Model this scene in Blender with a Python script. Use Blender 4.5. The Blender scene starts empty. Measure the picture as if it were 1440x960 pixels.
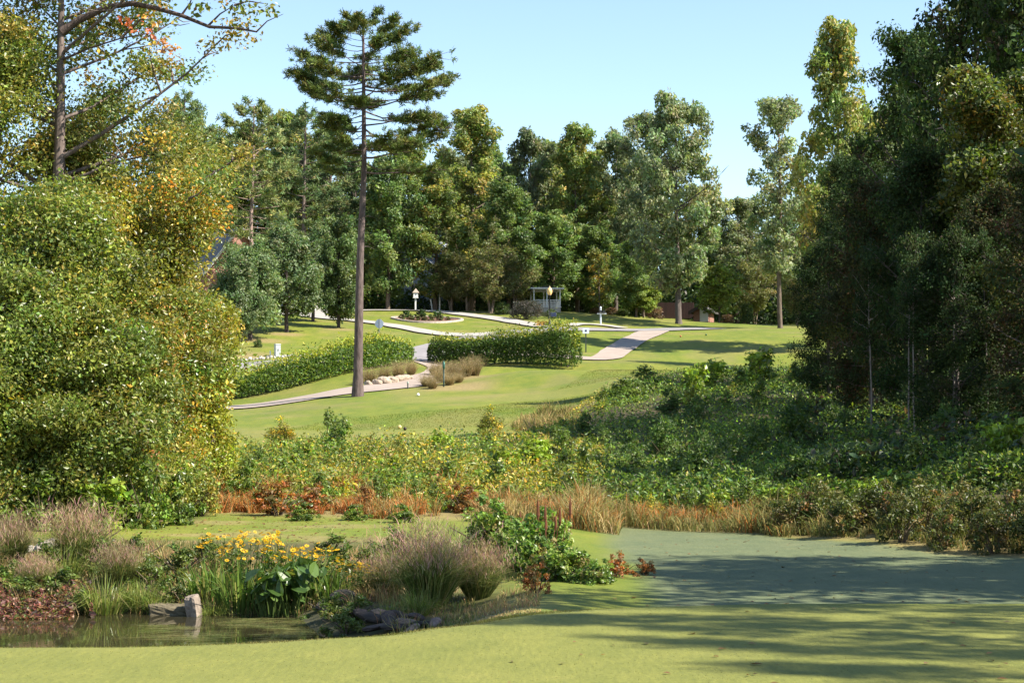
import bpy, math
import numpy as np
R = math.radians
sc = bpy.context.scene
COL = sc.collection
# ------------------------------------------------------------------ camera geometry
F = 2400.0; CAMZ = 1.75; TH = math.atan(120.0/2400.0)
def ray(px, py):
    X = (px-720.0)/F; Y = (480.0-py)/F
    k = math.cos(TH)-Y*math.sin(TH)
    return X/k, (math.sin(TH)+Y*math.cos(TH))/k
# ------------------------------------------------------------------ noise
def vnoise(x, y, s, seed=0):
    x = np.asarray(x, float)/s; y = np.asarray(y, float)/s
    xi = np.floor(x).astype(np.int64); yi = np.floor(y).astype(np.int64)
    fx = x-xi; fy = y-yi
    fx = fx*fx*(3-2*fx); fy = fy*fy*(3-2*fy)
    def h(a, b):
        n = (a*374761393+b*668265263+seed*974634777) & 0xffffffff
        n = ((n ^ (n >> 13))*1274126177) & 0xffffffff
        return ((n ^ (n >> 16)) & 0xffff)/65535.0
    return (h(xi, yi)*(1-fx)+h(xi+1, yi)*fx)*(1-fy)+(h(xi, yi+1)*(1-fx)+h(xi+1, yi+1)*fx)*fy
def fbm(x, y, s, seed=0, o=3):
    r = 0; a = 1; t = 0
    for i in range(o):
        r = r+a*vnoise(x, y, s/2**i, seed+i*17); t += a; a *= .5
    return r/t
def sstep(a, b, x):
    t = np.clip((np.asarray(x, float)-a)/(b-a), 0, 1); return t*t*(3-2*t)
# ------------------------------------------------------------------ terrain
def Z(py, d): return CAMZ+(600-py)/2400.0*d
COLS = {
 -200: [(0,0),(13.6,0),(15,-.35),(17,-.95),(19,-1.4),(25.6,-1.45),(26.6,-1.0),(28.5,-.72),(32,-.5),(36,-.38),(42,-.3),(50,-.1),(65,.6),(80,1.6),(95,2.4),(112,3.0),(118,3.5),(128,5.6),(140,8.3),(160,11.5),(185,14),(210,15.5),(260,17),(420,22)],
 120: [(0,0),(13.6,0),(15,-.35),(17,-.95),(19,-1.4),(25.6,-1.45),(26.6,-1.0),(28.5,-.72),(32,-.5),(36,-.42),(42,-.4),(50,-.25),(65,.4),(80,1.3),(95,2.2),(112,2.9),(118,3.5),(128,5.8),(140,8.5),(160,11.8),(185,14),(210,15.5),(260,17),(420,22)],
 320: [(0,0),(13.8,0),(15.2,-.3),(17,-.9),(19,-1.4),(25.6,-1.45),(26.6,-1.0),(28.5,-.75),(32,-.52),(36,-.44),(42,-.4),(50,-.25),(65,.3),(80,1.1),(95,2.1),(110,Z(575,110)),(118,Z(561,118)),(128,Z(521,128)),(140,Z(480,140)),(160,Z(447,160)),(185,14.2),(210,15.5),(260,17),(420,22)],
 500: [(0,0),(14.2,0),(15.6,-.25),(17.5,-.75),(19.5,-1.3),(22.0,-1.4),(23.4,-1.04),(28,-.78),(32,-.55),(36,-.46),(42,-.4),(50,-.25),(65,.35),(78,Z(622,78)),(86,Z(606,86)),(95,Z(582,95)),(109,Z(556,109)),(118,Z(537,118)),(130,Z(505,130)),(140,Z(490,140)),(150,Z(466,150)),(170,Z(445,170)),(185,Z(436,185)),(210,15.5),(260,17),(420,22)],
 640: [(0,0),(14.9,0),(16.5,-.2),(19,-.5),(22,-.8),(24.5,-.92),(28,-.75),(32,-.58),(36,-.5),(42,-.4),(50,-.25),(65,.3),(78,Z(620,78)),(86,Z(606,86)),(93,Z(580,93)),(105,Z(560,105)),(113,Z(545,113)),(120,Z(528,120)),(127,6.0),(134,Z(513,134)),(140,Z(493,140)),(150,Z(471,150)),(170,Z(449,170)),(185,Z(437,185)),(210,15.5),(260,17),(420,22)],
 760: [(0,0),(15.8,0),(18,-.22),(20.5,-.42),(24,-.62),(28,-.66),(32,-.62),(36,-.55),(42,-.42),(50,-.25),(65,.3),(78,Z(619,78)),(86,Z(606,86)),(92,Z(580,92)),(104,Z(558,104)),(111,Z(542,111)),(114,Z(527,114)),(117.5,Z(520,117.5)),(121,5.1),(125,5.5),(130,6.6),(140,Z(491,140)),(150,Z(471,150)),(170,Z(450,170)),(185,Z(437,185)),(210,15.5),(260,17),(420,22)],
 900: [(0,0),(16.6,0.0),(18.2,-.35),(20.5,-.62),(24,-.68),(28,-.68),(33,-.7),(38,-.7),(42,-.5),(50,-.25),(60,.1),(75,1.2),(90,Z(563,90)),(105,Z(537,105)),(117.5,Z(520,117.5)),(121,5.3),(125,5.8),(129,6.5),(134,Z(506,134)),(150,Z(476,150)),(165,Z(463,165)),(185,Z(447,185)),(210,15.2),(260,17),(420,22)],
 1100: [(0,0),(16.8,.02),(18.4,-.35),(20.5,-.62),(24,-.66),(28,-.66),(33,-.68),(37,-.68),(42,-.4),(50,-.1),(60,.4),(75,1.5),(90,Z(560,90)),(110,Z(532,110)),(129,Z(520,129)),(135,Z(511,135)),(146,Z(478,146)),(156,Z(469,156)),(185,Z(457,185)),(210,14),(260,16),(420,22)],
 1300: [(0,0),(16.8,.02),(18.4,-.35),(20.5,-.62),(24,-.66),(28,-.66),(32,-.68),(35,-.5),(42,0),(50,.4),(60,1.0),(75,2.2),(90,3.6),(110,5.4),(129,6.8),(146,9.2),(185,12.6),(210,14),(260,16),(420,22)],
 1640: [(0,0),(16.8,.02),(18.4,-.35),(20.5,-.62),(24,-.66),(28,-.66),(30.5,-.6),(35,-.3),(42,.2),(50,.7),(60,1.5),(75,2.6),(90,3.8),(110,5.6),(129,7.0),(146,9.0),(185,12.4),(210,14),(260,16),(420,22)],
}
def pchip(xk, yk, x):
    xk = np.array(xk, float); yk = np.array(yk, float); h = np.diff(xk); dl = np.diff(yk)/h
    m = np.zeros_like(xk); m[0] = dl[0]; m[-1] = dl[-1]
    for i in range(1, len(xk)-1):
        if dl[i-1]*dl[i] > 0:
            w1 = 2*h[i]+h[i-1]; w2 = h[i]+2*h[i-1]
            m[i] = (w1+w2)/(w1/dl[i-1]+w2/dl[i])
    i = np.clip(np.searchsorted(xk, x)-1, 0, len(h)-1); t = (x-xk[i])/h[i]
    return (2*t**3-3*t**2+1)*yk[i]+(t**3-2*t**2+t)*h[i]*m[i]+(-2*t**3+3*t**2)*yk[i+1]+(t**3-t**2)*h[i]*m[i+1]
DT = np.concatenate([np.arange(0, 60, .2), np.arange(60, 420.1, 1.0)])
cu = np.array(sorted(COLS), float)
tabc = np.array([pchip([a for a, b in COLS[int(u)]], [b for a, b in COLS[int(u)]], DT) for u in cu])
UT = np.arange(-200, 1641, 10.0)
TAB = np.array([pchip(cu, tabc[:, j], UT) for j in range(len(DT))]).T       # (u, d)
for _ in range(3):
    P_ = np.pad(TAB, ((2, 2), (0, 0)), mode='edge'); TAB = (P_[:-4]+P_[1:-3]*2+P_[2:-2]*3+P_[3:-1]*2+P_[4:])/9
def H(x, y):
    x = np.asarray(x, float); y = np.asarray(y, float)
    u = np.clip(x*F/np.maximum(y, 11)+720, -200, 1640); d = np.clip(y, 0, 420)
    fu = (u+200)/10; iu = np.clip(fu.astype(int), 0, len(UT)-2); fu = fu-iu
    idd = np.clip(np.searchsorted(DT, d, side='right')-1, 0, len(DT)-2); fd = (d-DT[idd])/(DT[idd+1]-DT[idd])
    z = (TAB[iu, idd]*(1-fu)+TAB[iu+1, idd]*fu)*(1-fd)+(TAB[iu, idd+1]*(1-fu)+TAB[iu+1, idd+1]*fu)*fd
    und = (fbm(x, y, 9, 3)-.5)*.25*sstep(45, 75, y)+(fbm(x, y, 2.2, 8)-.5)*.05*sstep(17, 30, y)+(fbm(x, y, 3.5, 21)-.5)*.03
    return z+und
def h1(x, y): return float(H(np.array([x]), np.array([y]))[0])
def gp(px, d, dz=0.0):
    x = (px-720)/F*d*1.0
    return np.array([x, d, h1(x, d)+dz])
def hit(px, py, d0=9, d1=330):
    xs, zs = ray(px, py)
    d = np.linspace(d0, d1, 6000); g = CAMZ+zs*d-H(xs*d, d)
    k = np.argmax(g < 0)
    if g[k] >= 0: k = len(d)-1
    return np.array([xs*d[k], d[k], h1(xs*d[k], d[k])])
def zpix(py, d): return CAMZ+ray(720, py)[1]*d
# ------------------------------------------------------------------ mesh builder
class MB:
    def __init__(s): s.v = []; s.f = []; s.t = []; s.m = []; s.n = 0
    def add(s, v, f, tint=(1, 1, 1), mat=0):
        v = np.asarray(v, np.float32).reshape(-1, 3); f = np.asarray(f, np.int64).reshape(-1, 4)
        s.v.append(v); s.f.append(f+s.n); s.n += len(v)
        t = np.asarray(tint, np.float32)
        if t.ndim == 1: t = np.tile(t, (len(f), 1))
        s.t.append(t); s.m.append(np.full(len(f), mat, np.int32))
        return s
    def mesh(s, name, mats, smooth=False):
        me = bpy.data.meshes.new(name)
        v = np.concatenate(s.v); f = np.concatenate(s.f).astype(np.int32); t = np.concatenate(s.t); m = np.concatenate(s.m)
        me.vertices.add(len(v)); me.vertices.foreach_set('co', v.ravel())
        me.loops.add(len(f)*4); me.loops.foreach_set('vertex_index', f.ravel())
        me.polygons.add(len(f)); me.polygons.foreach_set('loop_start', np.arange(0, len(f)*4, 4, dtype=np.int32))
        if not isinstance(mats, (list, tuple)): mats = [mats]
        for a in mats: me.materials.append(a)
        me.polygons.foreach_set('material_index', m)
        at = me.attributes.new('tint', 'FLOAT_COLOR', 'FACE')
        at.data.foreach_set('color', np.concatenate([t, np.ones((len(t), 1), np.float32)], 1).ravel())
        me.polygons.foreach_set('use_smooth', np.full(len(f), bool(smooth)))
        me.update(calc_edges=True)
        return me
    def build(s, name, mats, parent=None, smooth=False):
        o = bpy.data.objects.new(name, s.mesh(name, mats, smooth)); COL.objects.link(o)
        if parent is not None: o.parent = parent
        return o
    # simple solids
    def box(s, c, d, tint=(1, 1, 1), mat=0, rz=0.0, bev=0.0):
        hx, hy, hz = d[0]/2, d[1]/2, d[2]/2
        if bev > 0:
            # chamfered vertical edges and top
            b = min(bev, hx*.4, hy*.4, hz*.4)
            ring = [(-hx+b, -hy), (hx-b, -hy), (hx, -hy+b), (hx, hy-b), (hx-b, hy), (-hx+b, hy), (-hx, hy-b), (-hx, -hy+b)]
            sx = lambda k: [(x*(1-b/hx*k), y*(1-b/hy*k)) for x, y in ring]
            lv = [(-hz, sx(1)), (-hz+b, sx(0)), (hz-b, sx(0)), (hz, sx(1))]
            v = [(x, y, z) for z, rg in lv for x, y in rg]; f = []
            for l in range(3):
                for i in range(8): f.append((l*8+i, l*8+(i+1) % 8, (l+1)*8+(i+1) % 8, (l+1)*8+i))
            for o, fl in ((24, 1), (0, -1)):
                q = [(o, o+1, o+2, o+3), (o, o+3, o+4, o+7), (o+4, o+5, o+6, o+7)]
                f += [a[::fl] for a in q]
        else:
            v = [(x, y, z) for z in (-hz, hz) for x, y in ((-hx, -hy), (hx, -hy), (hx, hy), (-hx, hy))]
            f = [(3, 2, 1, 0), (4, 5, 6, 7), (0, 1, 5, 4), (1, 2, 6, 5), (2, 3, 7, 6), (3, 0, 4, 7)]
        v = np.array(v, float); ca, sa = math.cos(rz), math.sin(rz)
        v = np.stack([v[:, 0]*ca-v[:, 1]*sa, v[:, 0]*sa+v[:, 1]*ca, v[:, 2]], 1)+np.array(c, float)
        return s.add(v, f, tint, mat)
    def tube(s, pts, rad, n=7, tint=(1, 1, 1), mat=0):
        pts = np.asarray(pts, float); k = len(pts); rad = np.asarray(rad, float)*np.ones(k)
        tg = np.gradient(pts, axis=0); tg /= np.linalg.norm(tg, axis=1, keepdims=True)+1e-9
        ref = np.array([1., 0, 0]) if abs(tg[0][2]) > .7 else np.array([0, 0, 1.])
        a = np.cross(tg, ref); a /= np.linalg.norm(a, axis=1, keepdims=True)+1e-9; b = np.cross(tg, a)
        an = np.linspace(0, 2*math.pi, n, endpoint=False)
        v = pts[:, None]+rad[:, None, None]*(a[:, None]*np.cos(an)[None, :, None]+b[:, None]*np.sin(an)[None, :, None])
        i = np.arange(k-1)[:, None]*n; j = np.arange(n)[None]; j2 = (j+1) % n
        f = np.stack([i+j, i+j2, i+n+j2, i+n+j], -1).reshape(-1, 4)
        return s.add(v.reshape(-1, 3), f, tint, mat)
    def lathe(s, prof, c=(0, 0, 0), n=16, tint=(1, 1, 1), mat=0):
        p = np.array(prof, float); p[:, 0] = np.maximum(p[:, 0], .0008)
        an = np.linspace(0, 2*math.pi, n, endpoint=False); k = len(p)
        v = np.stack([p[:, 0, None]*np.cos(an), p[:, 0, None]*np.sin(an), np.repeat(p[:, 1, None], n, 1)], -1)+np.array(c, float)
        i = np.arange(k-1)[:, None]*n; j = np.arange(n)[None]; j2 = (j+1) % n
        f = np.stack([i+j, i+j2, i+n+j2, i+n+j], -1).reshape(-1, 4)
        return s.add(v.reshape(-1, 3), f, tint, mat)
    def prism(s, poly, y0, y1, tint=(1, 1, 1), mat=0):
        """convex quad/tri outline in XZ, extruded along Y"""
        poly = list(poly)
        if len(poly) == 3: poly = [poly[0], poly[1], ((poly[1][0]+poly[2][0])/2, (poly[1][1]+poly[2][1])/2), poly[2]]
        v = [(x, y0, z) for x, z in poly]+[(x, y1, z) for x, z in poly]
        f = [(0, 1, 2, 3), (7, 6, 5, 4)]+[(i, i+4, (i+1) % 4+4, (i+1) % 4) for i in range(4)]
        return s.add(v, f, tint, mat)
def rock_mb(mb, c, size, rng, tint, n=11, mat=0, rough=.28, boxy=False):
    th = np.linspace(0.02, math.pi-.02, n); ph = np.linspace(0, 2*math.pi, n+3, endpoint=False)
    T, P = np.meshgrid(th, ph, indexing='ij')
    d = np.stack([np.sin(T)*np.cos(P), np.sin(T)*np.sin(P), np.cos(T)], -1)
    pl = rng.normal(size=(9, 3)); pl /= np.linalg.norm(pl, axis=1, keepdims=True); h = rng.uniform(.62, .95, 9)
    if boxy:
        ax = np.array([[1, 0, 0], [-1, 0, 0], [0, 1, 0], [0, -1, 0], [0, 0, 1], [0, 0, -1.]])+rng.normal(0, .07, (6, 3)); pl = np.concatenate([nrm(ax), pl[:4]]); h = np.concatenate([np.full(6, .62), np.full(4, .86)])
    r = np.ones(d.shape[:2])
    for q, hh in zip(pl, h):
        dt = d@q; r = np.minimum(r, np.where(dt > .05, hh/np.maximum(dt, .05), 9))
    r *= 1+rng.normal(0, rough*.08, r.shape)
    r[0] = r[0].mean(); r[-1] = r[-1].mean()
    v = d*r[..., None]*np.array(size)/2
    a = rng.uniform(0, 6.28) if not boxy else rng.uniform(-.2, .2); ca, sa = math.cos(a), math.sin(a)
    a2 = rng.uniform(-.2, .2)
    v = np.stack([v[..., 0]*ca-v[..., 1]*sa, v[..., 0]*sa+v[..., 1]*ca, v[..., 2]+v[..., 0]*a2], -1)+np.array(c)
    m = len(ph); i = np.arange(n-1)[:, None]*m; j = np.arange(m)[None]; j2 = (j+1) % m
    f = np.stack([i+j, i+m+j, i+m+j2, i+j2], -1).reshape(-1, 4)
    t = np.array(tint)*(1+rng.normal(0, .10, (len(f), 1)))
    mb.add(v.reshape(-1, 3), f, t, mat)
# ------------------------------------------------------------------ leaves and blades
def nrm(a): return a/(np.linalg.norm(a, axis=-1, keepdims=True)+1e-9)
def leaf_quads(c, outw, rng, size, aspect=.55, out=.5, up=.45, rnd=.75, jit=.42):
    N = len(c)
    n = nrm(out*outw+np.array([0, 0, up])+rnd*rng.normal(size=(N, 3)))
    t = rng.normal(size=(N, 3))+np.array([0, 0, -.35])
    a = nrm(t-(t*n).sum(1, keepdims=True)*n); b = np.cross(n, a)
    s = (np.asarray(size)*np.clip(1+jit*rng.normal(size=N), .4, 1.9))[:, None]
    v = np.stack([c-a*s*.5, c+b*s*aspect*.5+a*s*.06+n*s*.07, c+a*s*.5-n*s*.06, c-b*s*aspect*.5+a*s*.06+n*s*.07], 1)
    return v.reshape(-1, 3), np.arange(4*N).reshape(-1, 4)
def pick(pal, n, rng, jit=.16):
    cols = np.array([c for c, w in pal])*PMUL; w = np.array([w for c, w in pal], float); w /= w.sum()
    c = cols[rng.choice(len(cols), n, p=w)]
    return c
def jitter(c, rng, j=.2):
    n = len(c)
    return np.clip(c*np.exp(rng.normal(0, j, (n, 1)))*np.exp(rng.normal(0, j*.35, (n, 3))), .002, .95)
def clump_leaves(mb, centers, radii, per, rng, size, pal, mat=0, flat=.75, aspect=.55, shell=.45, cj=.15, lj=.2, center=None, up=.45, rnd=.75, leafmix=.25, out=.5):
    """leaves scattered through ellipsoidal sprays"""
    centers = np.asarray(centers); radii = np.asarray(radii)*np.ones(len(centers))
    cnt = np.maximum(3, (per*np.clip(radii/np.mean(radii), .4, 2)**2).astype(int))
    idx = np.repeat(np.arange(len(centers)), cnt); N = len(idx)
    d = nrm(rng.normal(size=(N, 3))); rr = rng.random(N)**shell
    off = d*rr[:, None]*radii[idx][:, None]*np.array([1, 1, flat])
    pos = centers[idx]+off
    cc = jitter(pick(pal, len(centers), rng), rng, cj)
    tint = cc[idx]
    k = rng.random(N) < leafmix
    tint[k] = pick(pal, int(k.sum()), rng)
    tint = jitter(tint, rng, lj)
    ow = d if center is None else nrm(d+nrm(pos-np.asarray(center)))
    v, f = leaf_quads(pos, ow, rng, size, aspect, out=out, up=up, rnd=rnd)
    mb.add(v, f, tint, mat); return N
def blade_quads(mb, base, h, rng, width, lean=.35, pal=None, mat=0, leanvec=None, lj=.18, tipw=.25, droop=.3, tint=None):
    N = len(base); h = np.asarray(h)*np.ones(N)
    az = rng.uniform(0, 2*math.pi, N)
    ld = np.stack([np.cos(az), np.sin(az)], 1)*np.abs(rng.normal(lean, lean*.5, N))[:, None]
    if leanvec is not None: ld = leanvec
    w = np.asarray(width)*np.ones(N)
    fa = rng.uniform(0, math.pi, N); sd = np.stack([np.cos(fa), np.sin(fa), np.zeros(N)], 1)
    m = base+np.concatenate([ld*.38*h[:, None], (h*.6)[:, None]], 1)
    ll = np.linalg.norm(ld, axis=1)
    t = base+np.concatenate([ld*h[:, None], (h*(1-droop*np.minimum(ll, 1.3)))[:, None]], 1)
    W = w[:, None]/2
    v = np.stack([base-sd*W, base+sd*W, m+sd*W*.9, m-sd*W*.9, t+sd*W*tipw, t-sd*W*tipw], 1).reshape(-1, 3)
    i = np.arange(N)[:, None]*6
    f = np.concatenate([i+np.array([[0, 1, 2, 3]]), i+np.array([[3, 2, 4, 5]])], 1).reshape(-1, 4)
    if tint is None: tint = jitter(pick(pal, N, rng), rng, lj)
    mb.add(v, f, np.repeat(tint, 2, 0), mat)
    return t
# ------------------------------------------------------------------ materials
def newmat(name):
    m = bpy.data.materials.new(name); m.use_nodes = True; nt = m.node_tree
    for n in list(nt.nodes): nt.nodes.remove(n)
    return m, nt, nt.nodes, nt.links
def ramp(nd, stops):
    e = nd.color_ramp.elements
    e[0].position, e[0].color = stops[0][0], (*stops[0][1], 1); e[1].position, e[1].color = stops[-1][0], (*stops[-1][1], 1)
    for p, c in stops[1:-1]:
        q = e.new(p); q.color = (*c, 1)
def leaf_mat(name, trans=.35, rough=.5, spec=.35, tmul=(1.25, 1.35, .7), ovar=.2):
    m, nt, N, L = newmat(name)
    at = N.new('ShaderNodeAttribute'); at.attribute_name = 'tint'
    oi = N.new('ShaderNodeObjectInfo'); mr = N.new('ShaderNodeMapRange')
    mr.inputs[3].default_value = 1-ovar; mr.inputs[4].default_value = 1+ovar; L.new(oi.outputs['Random'], mr.inputs[0])
    mul = N.new('ShaderNodeVectorMath'); mul.operation = 'SCALE'; L.new(at.outputs['Color'], mul.inputs[0]); L.new(mr.outputs[0], mul.inputs['Scale'])
    p = N.new('ShaderNodeBsdfPrincipled'); L.new(mul.outputs[0], p.inputs['Base Color'])
    p.inputs['Roughness'].default_value = rough; p.inputs['Specular IOR Level'].default_value = spec
    tm = N.new('ShaderNodeVectorMath'); tm.operation = 'MULTIPLY'; tm.inputs[1].default_value = tmul; L.new(mul.outputs[0], tm.inputs[0])
    tr = N.new('ShaderNodeBsdfTranslucent'); L.new(tm.outputs[0], tr.inputs['Color'])
    mx = N.new('ShaderNodeMixShader'); mx.inputs[0].default_value = trans; L.new(p.outputs[0], mx.inputs[1]); L.new(tr.outputs[0], mx.inputs[2])
    o = N.new('ShaderNodeOutputMaterial'); L.new(mx.outputs[0], o.inputs[0])
    return m
def tint_mat(name, rough=.7, spec=.3, metal=0.0, nscale=6.0, namp=.25, bump=.0, stretch=(1, 1, 1), emis=None):
    """solid whose colour comes from its tint, broken up with noise"""
    m, nt, N, L = newmat(name)
    at = N.new('ShaderNodeAttribute'); at.attribute_name = 'tint'
    tc = N.new('ShaderNodeTexCoord'); mp = N.new('ShaderNodeMapping'); mp.inputs['Scale'].default_value = stretch
    L.new(tc.outputs['Object'], mp.inputs[0])
    nz = N.new('ShaderNodeTexNoise'); nz.inputs['Scale'].default_value = nscale; nz.inputs['Detail'].default_value = 5; L.new(mp.outputs[0], nz.inputs['Vector'])
    mr = N.new('ShaderNodeMapRange'); mr.inputs[1].default_value = .25; mr.inputs[2].default_value = .75; mr.inputs[3].default_value = 1-namp; mr.inputs[4].default_value = 1+namp; L.new(nz.outputs[0], mr.inputs[0])
    mul = N.new('ShaderNodeVectorMath'); mul.operation = 'SCALE'; L.new(at.outputs['Color'], mul.inputs[0]); L.new(mr.outputs[0], mul.inputs['Scale'])
    p = N.new('ShaderNodeBsdfPrincipled'); L.new(mul.outputs[0], p.inputs['Base Color'])
    p.inputs['Roughness'].default_value = rough; p.inputs['Specular IOR Level'].default_value = spec; p.inputs['Metallic'].default_value = metal
    if bump:
        b = N.new('ShaderNodeBump'); b.inputs['Strength'].default_value = bump; b.inputs['Distance'].default_value = .05; L.new(nz.outputs[0], b.inputs['Height']); L.new(b.outputs[0], p.inputs['Normal'])
    o = N.new('ShaderNodeOutputMaterial'); L.new(p.outputs[0], o.inputs[0])
    return m
M_LEAF = leaf_mat('leaf', trans=.38, rough=.48, spec=.36)
M_GLOSS = leaf_mat('glossy_leaf', trans=.36, rough=.38, spec=.42, ovar=.1)
M_NEEDLE = leaf_mat('pine_needle', trans=.25, rough=.55, spec=.2, tmul=(1.2, 1.2, .8))
M_SHADE = leaf_mat('shaded_leaf', trans=.25, rough=.7, spec=.12)  # duller leaf copy with the woods' shade built into the material
M_GRASS = leaf_mat('grass_blade', trans=.35, rough=.6, spec=.2, tmul=(1.15, 1.15, .85))
M_BARK = tint_mat('bark', .85, .15, nscale=9, namp=.5, bump=.9, stretch=(1, 1, .22))
M_STONE = tint_mat('stone', .85, .2, nscale=7, namp=.35, bump=.5)
M_PAINT = tint_mat('painted_wood', .55, .3, nscale=3, namp=.08)
M_METAL = tint_mat('sign_metal', .45, .5, metal=.3, nscale=8, namp=.1)
M_WALL = tint_mat('wall', .8, .2, nscale=2.5, namp=.15)
def brick_mat():
    m, nt, N, L = newmat('brick')
    tc = N.new('ShaderNodeTexCoord'); mp = N.new('ShaderNodeMapping'); mp.inputs['Rotation'].default_value = (R(90), 0, 0); L.new(tc.outputs['Object'], mp.inputs[0])
    b = N.new('ShaderNodeTexBrick'); b.inputs['Color1'].default_value = (.24, .07, .035, 1); b.inputs['Color2'].default_value = (.17, .05, .03, 1); b.inputs['Mortar'].default_value = (.4, .33, .27, 1)
    b.inputs['Scale'].default_value = 1; b.inputs['Brick Width'].default_value = .22; b.inputs['Row Height'].default_value = .075; b.inputs['Mortar Size'].default_value = .008
    L.new(mp.outputs[0], b.inputs['Vector'])
    p = N.new('ShaderNodeBsdfPrincipled'); p.inputs['Roughness'].default_value = .85; L.new(b.outputs[0], p.inputs['Base Color'])
    o = N.new('ShaderNodeOutputMaterial'); L.new(p.outputs[0], o.inputs[0]); return m
M_BRICK = brick_mat()
def roof_mat():
    m, nt, N, L = newmat('shingle')
    at = N.new('ShaderNodeAttribute'); at.attribute_name = 'tint'
    tc = N.new('ShaderNodeTexCoord')
    nz = N.new('ShaderNodeTexNoise'); nz.inputs['Scale'].default_value = 7; nz.inputs['Detail'].default_value = 4; L.new(tc.outputs['Object'], nz.inputs['Vector'])
    wv = N.new('ShaderNodeTexWave'); wv.bands_direction = 'Z'; wv.inputs['Scale'].default_value = 1.6; wv.inputs['Distortion'].default_value = .6; L.new(tc.outputs['Object'], wv.inputs['Vector'])
    ad = N.new('ShaderNodeMath'); ad.operation = 'MULTIPLY_ADD'; ad.inputs[1].default_value = .25; L.new(wv.outputs[1], ad.inputs[0]); L.new(nz.outputs[0], ad.inputs[2])
    mr = N.new('ShaderNodeMapRange'); mr.inputs[1].default_value = .2; mr.inputs[2].default_value = 1; mr.inputs[3].default_value = .7; mr.inputs[4].default_value = 1.25; L.new(ad.outputs[0], mr.inputs[0])
    mul = N.new('ShaderNodeVectorMath'); mul.operation = 'SCALE'; L.new(at.outputs['Color'], mul.inputs[0]); L.new(mr.outputs[0], mul.inputs['Scale'])
    p = N.new('ShaderNodeBsdfPrincipled'); p.inputs['Roughness'].default_value = .75; L.new(mul.outputs[0], p.inputs['Base Color'])
    o = N.new('ShaderNodeOutputMaterial'); L.new(p.outputs[0], o.inputs[0]); return m
M_ROOF = roof_mat()
def glass_mat():
    m, nt, N, L = newmat('window_glass')
    p = N.new('ShaderNodeBsdfPrincipled'); p.inputs['Base Color'].default_value = (.02, .025, .03, 1); p.inputs['Roughness'].default_value = .05; p.inputs['Specular IOR Level'].default_value = .8
    o = N.new('ShaderNodeOutputMaterial'); L.new(p.outputs[0], o.inputs[0]); return m
M_GLASS = glass_mat()
def amber_mat():
    m, nt, N, L = newmat('amber_glass')
    p = N.new('ShaderNodeBsdfPrincipled'); p.inputs['Base Color'].default_value = (.72, .48, .2, 1); p.inputs['Roughness'].default_value = .25
    p.inputs['Subsurface Weight'].default_value = .25
    o = N.new('ShaderNodeOutputMaterial'); L.new(p.outputs[0], o.inputs[0]); return m
M_AMBER = amber_mat()
def path_mat(name, c0, c1):
    m, nt, N, L = newmat(name)
    tc = N.new('ShaderNodeTexCoord')
    n1 = N.new('ShaderNodeTexNoise'); n1.inputs['Scale'].default_value = .5; n1.inputs['Detail'].default_value = 6; n1.inputs['Roughness'].default_value = .7; L.new(tc.outputs['Object'], n1.inputs['Vector'])
    r = N.new('ShaderNodeValToRGB'); ramp(r, [(.3, c0), (.7, c1)]); L.new(n1.outputs[0], r.inputs[0])
    p = N.new('ShaderNodeBsdfPrincipled'); p.inputs['Roughness'].default_value = .85; L.new(r.outputs[0], p.inputs['Base Color'])
    o = N.new('ShaderNodeOutputMaterial'); L.new(p.outputs[0], o.inputs[0]); return m
M_ROAD = path_mat('weathered_asphalt', (.17, .155, .155), (.24, .22, .215))
M_PATH = path_mat('cart_path_concrete', (.24, .185, .15), (.31, .25, .205))
M_CONC = path_mat('pale_concrete', (.26, .235, .205), (.33, .305, .27))
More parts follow.
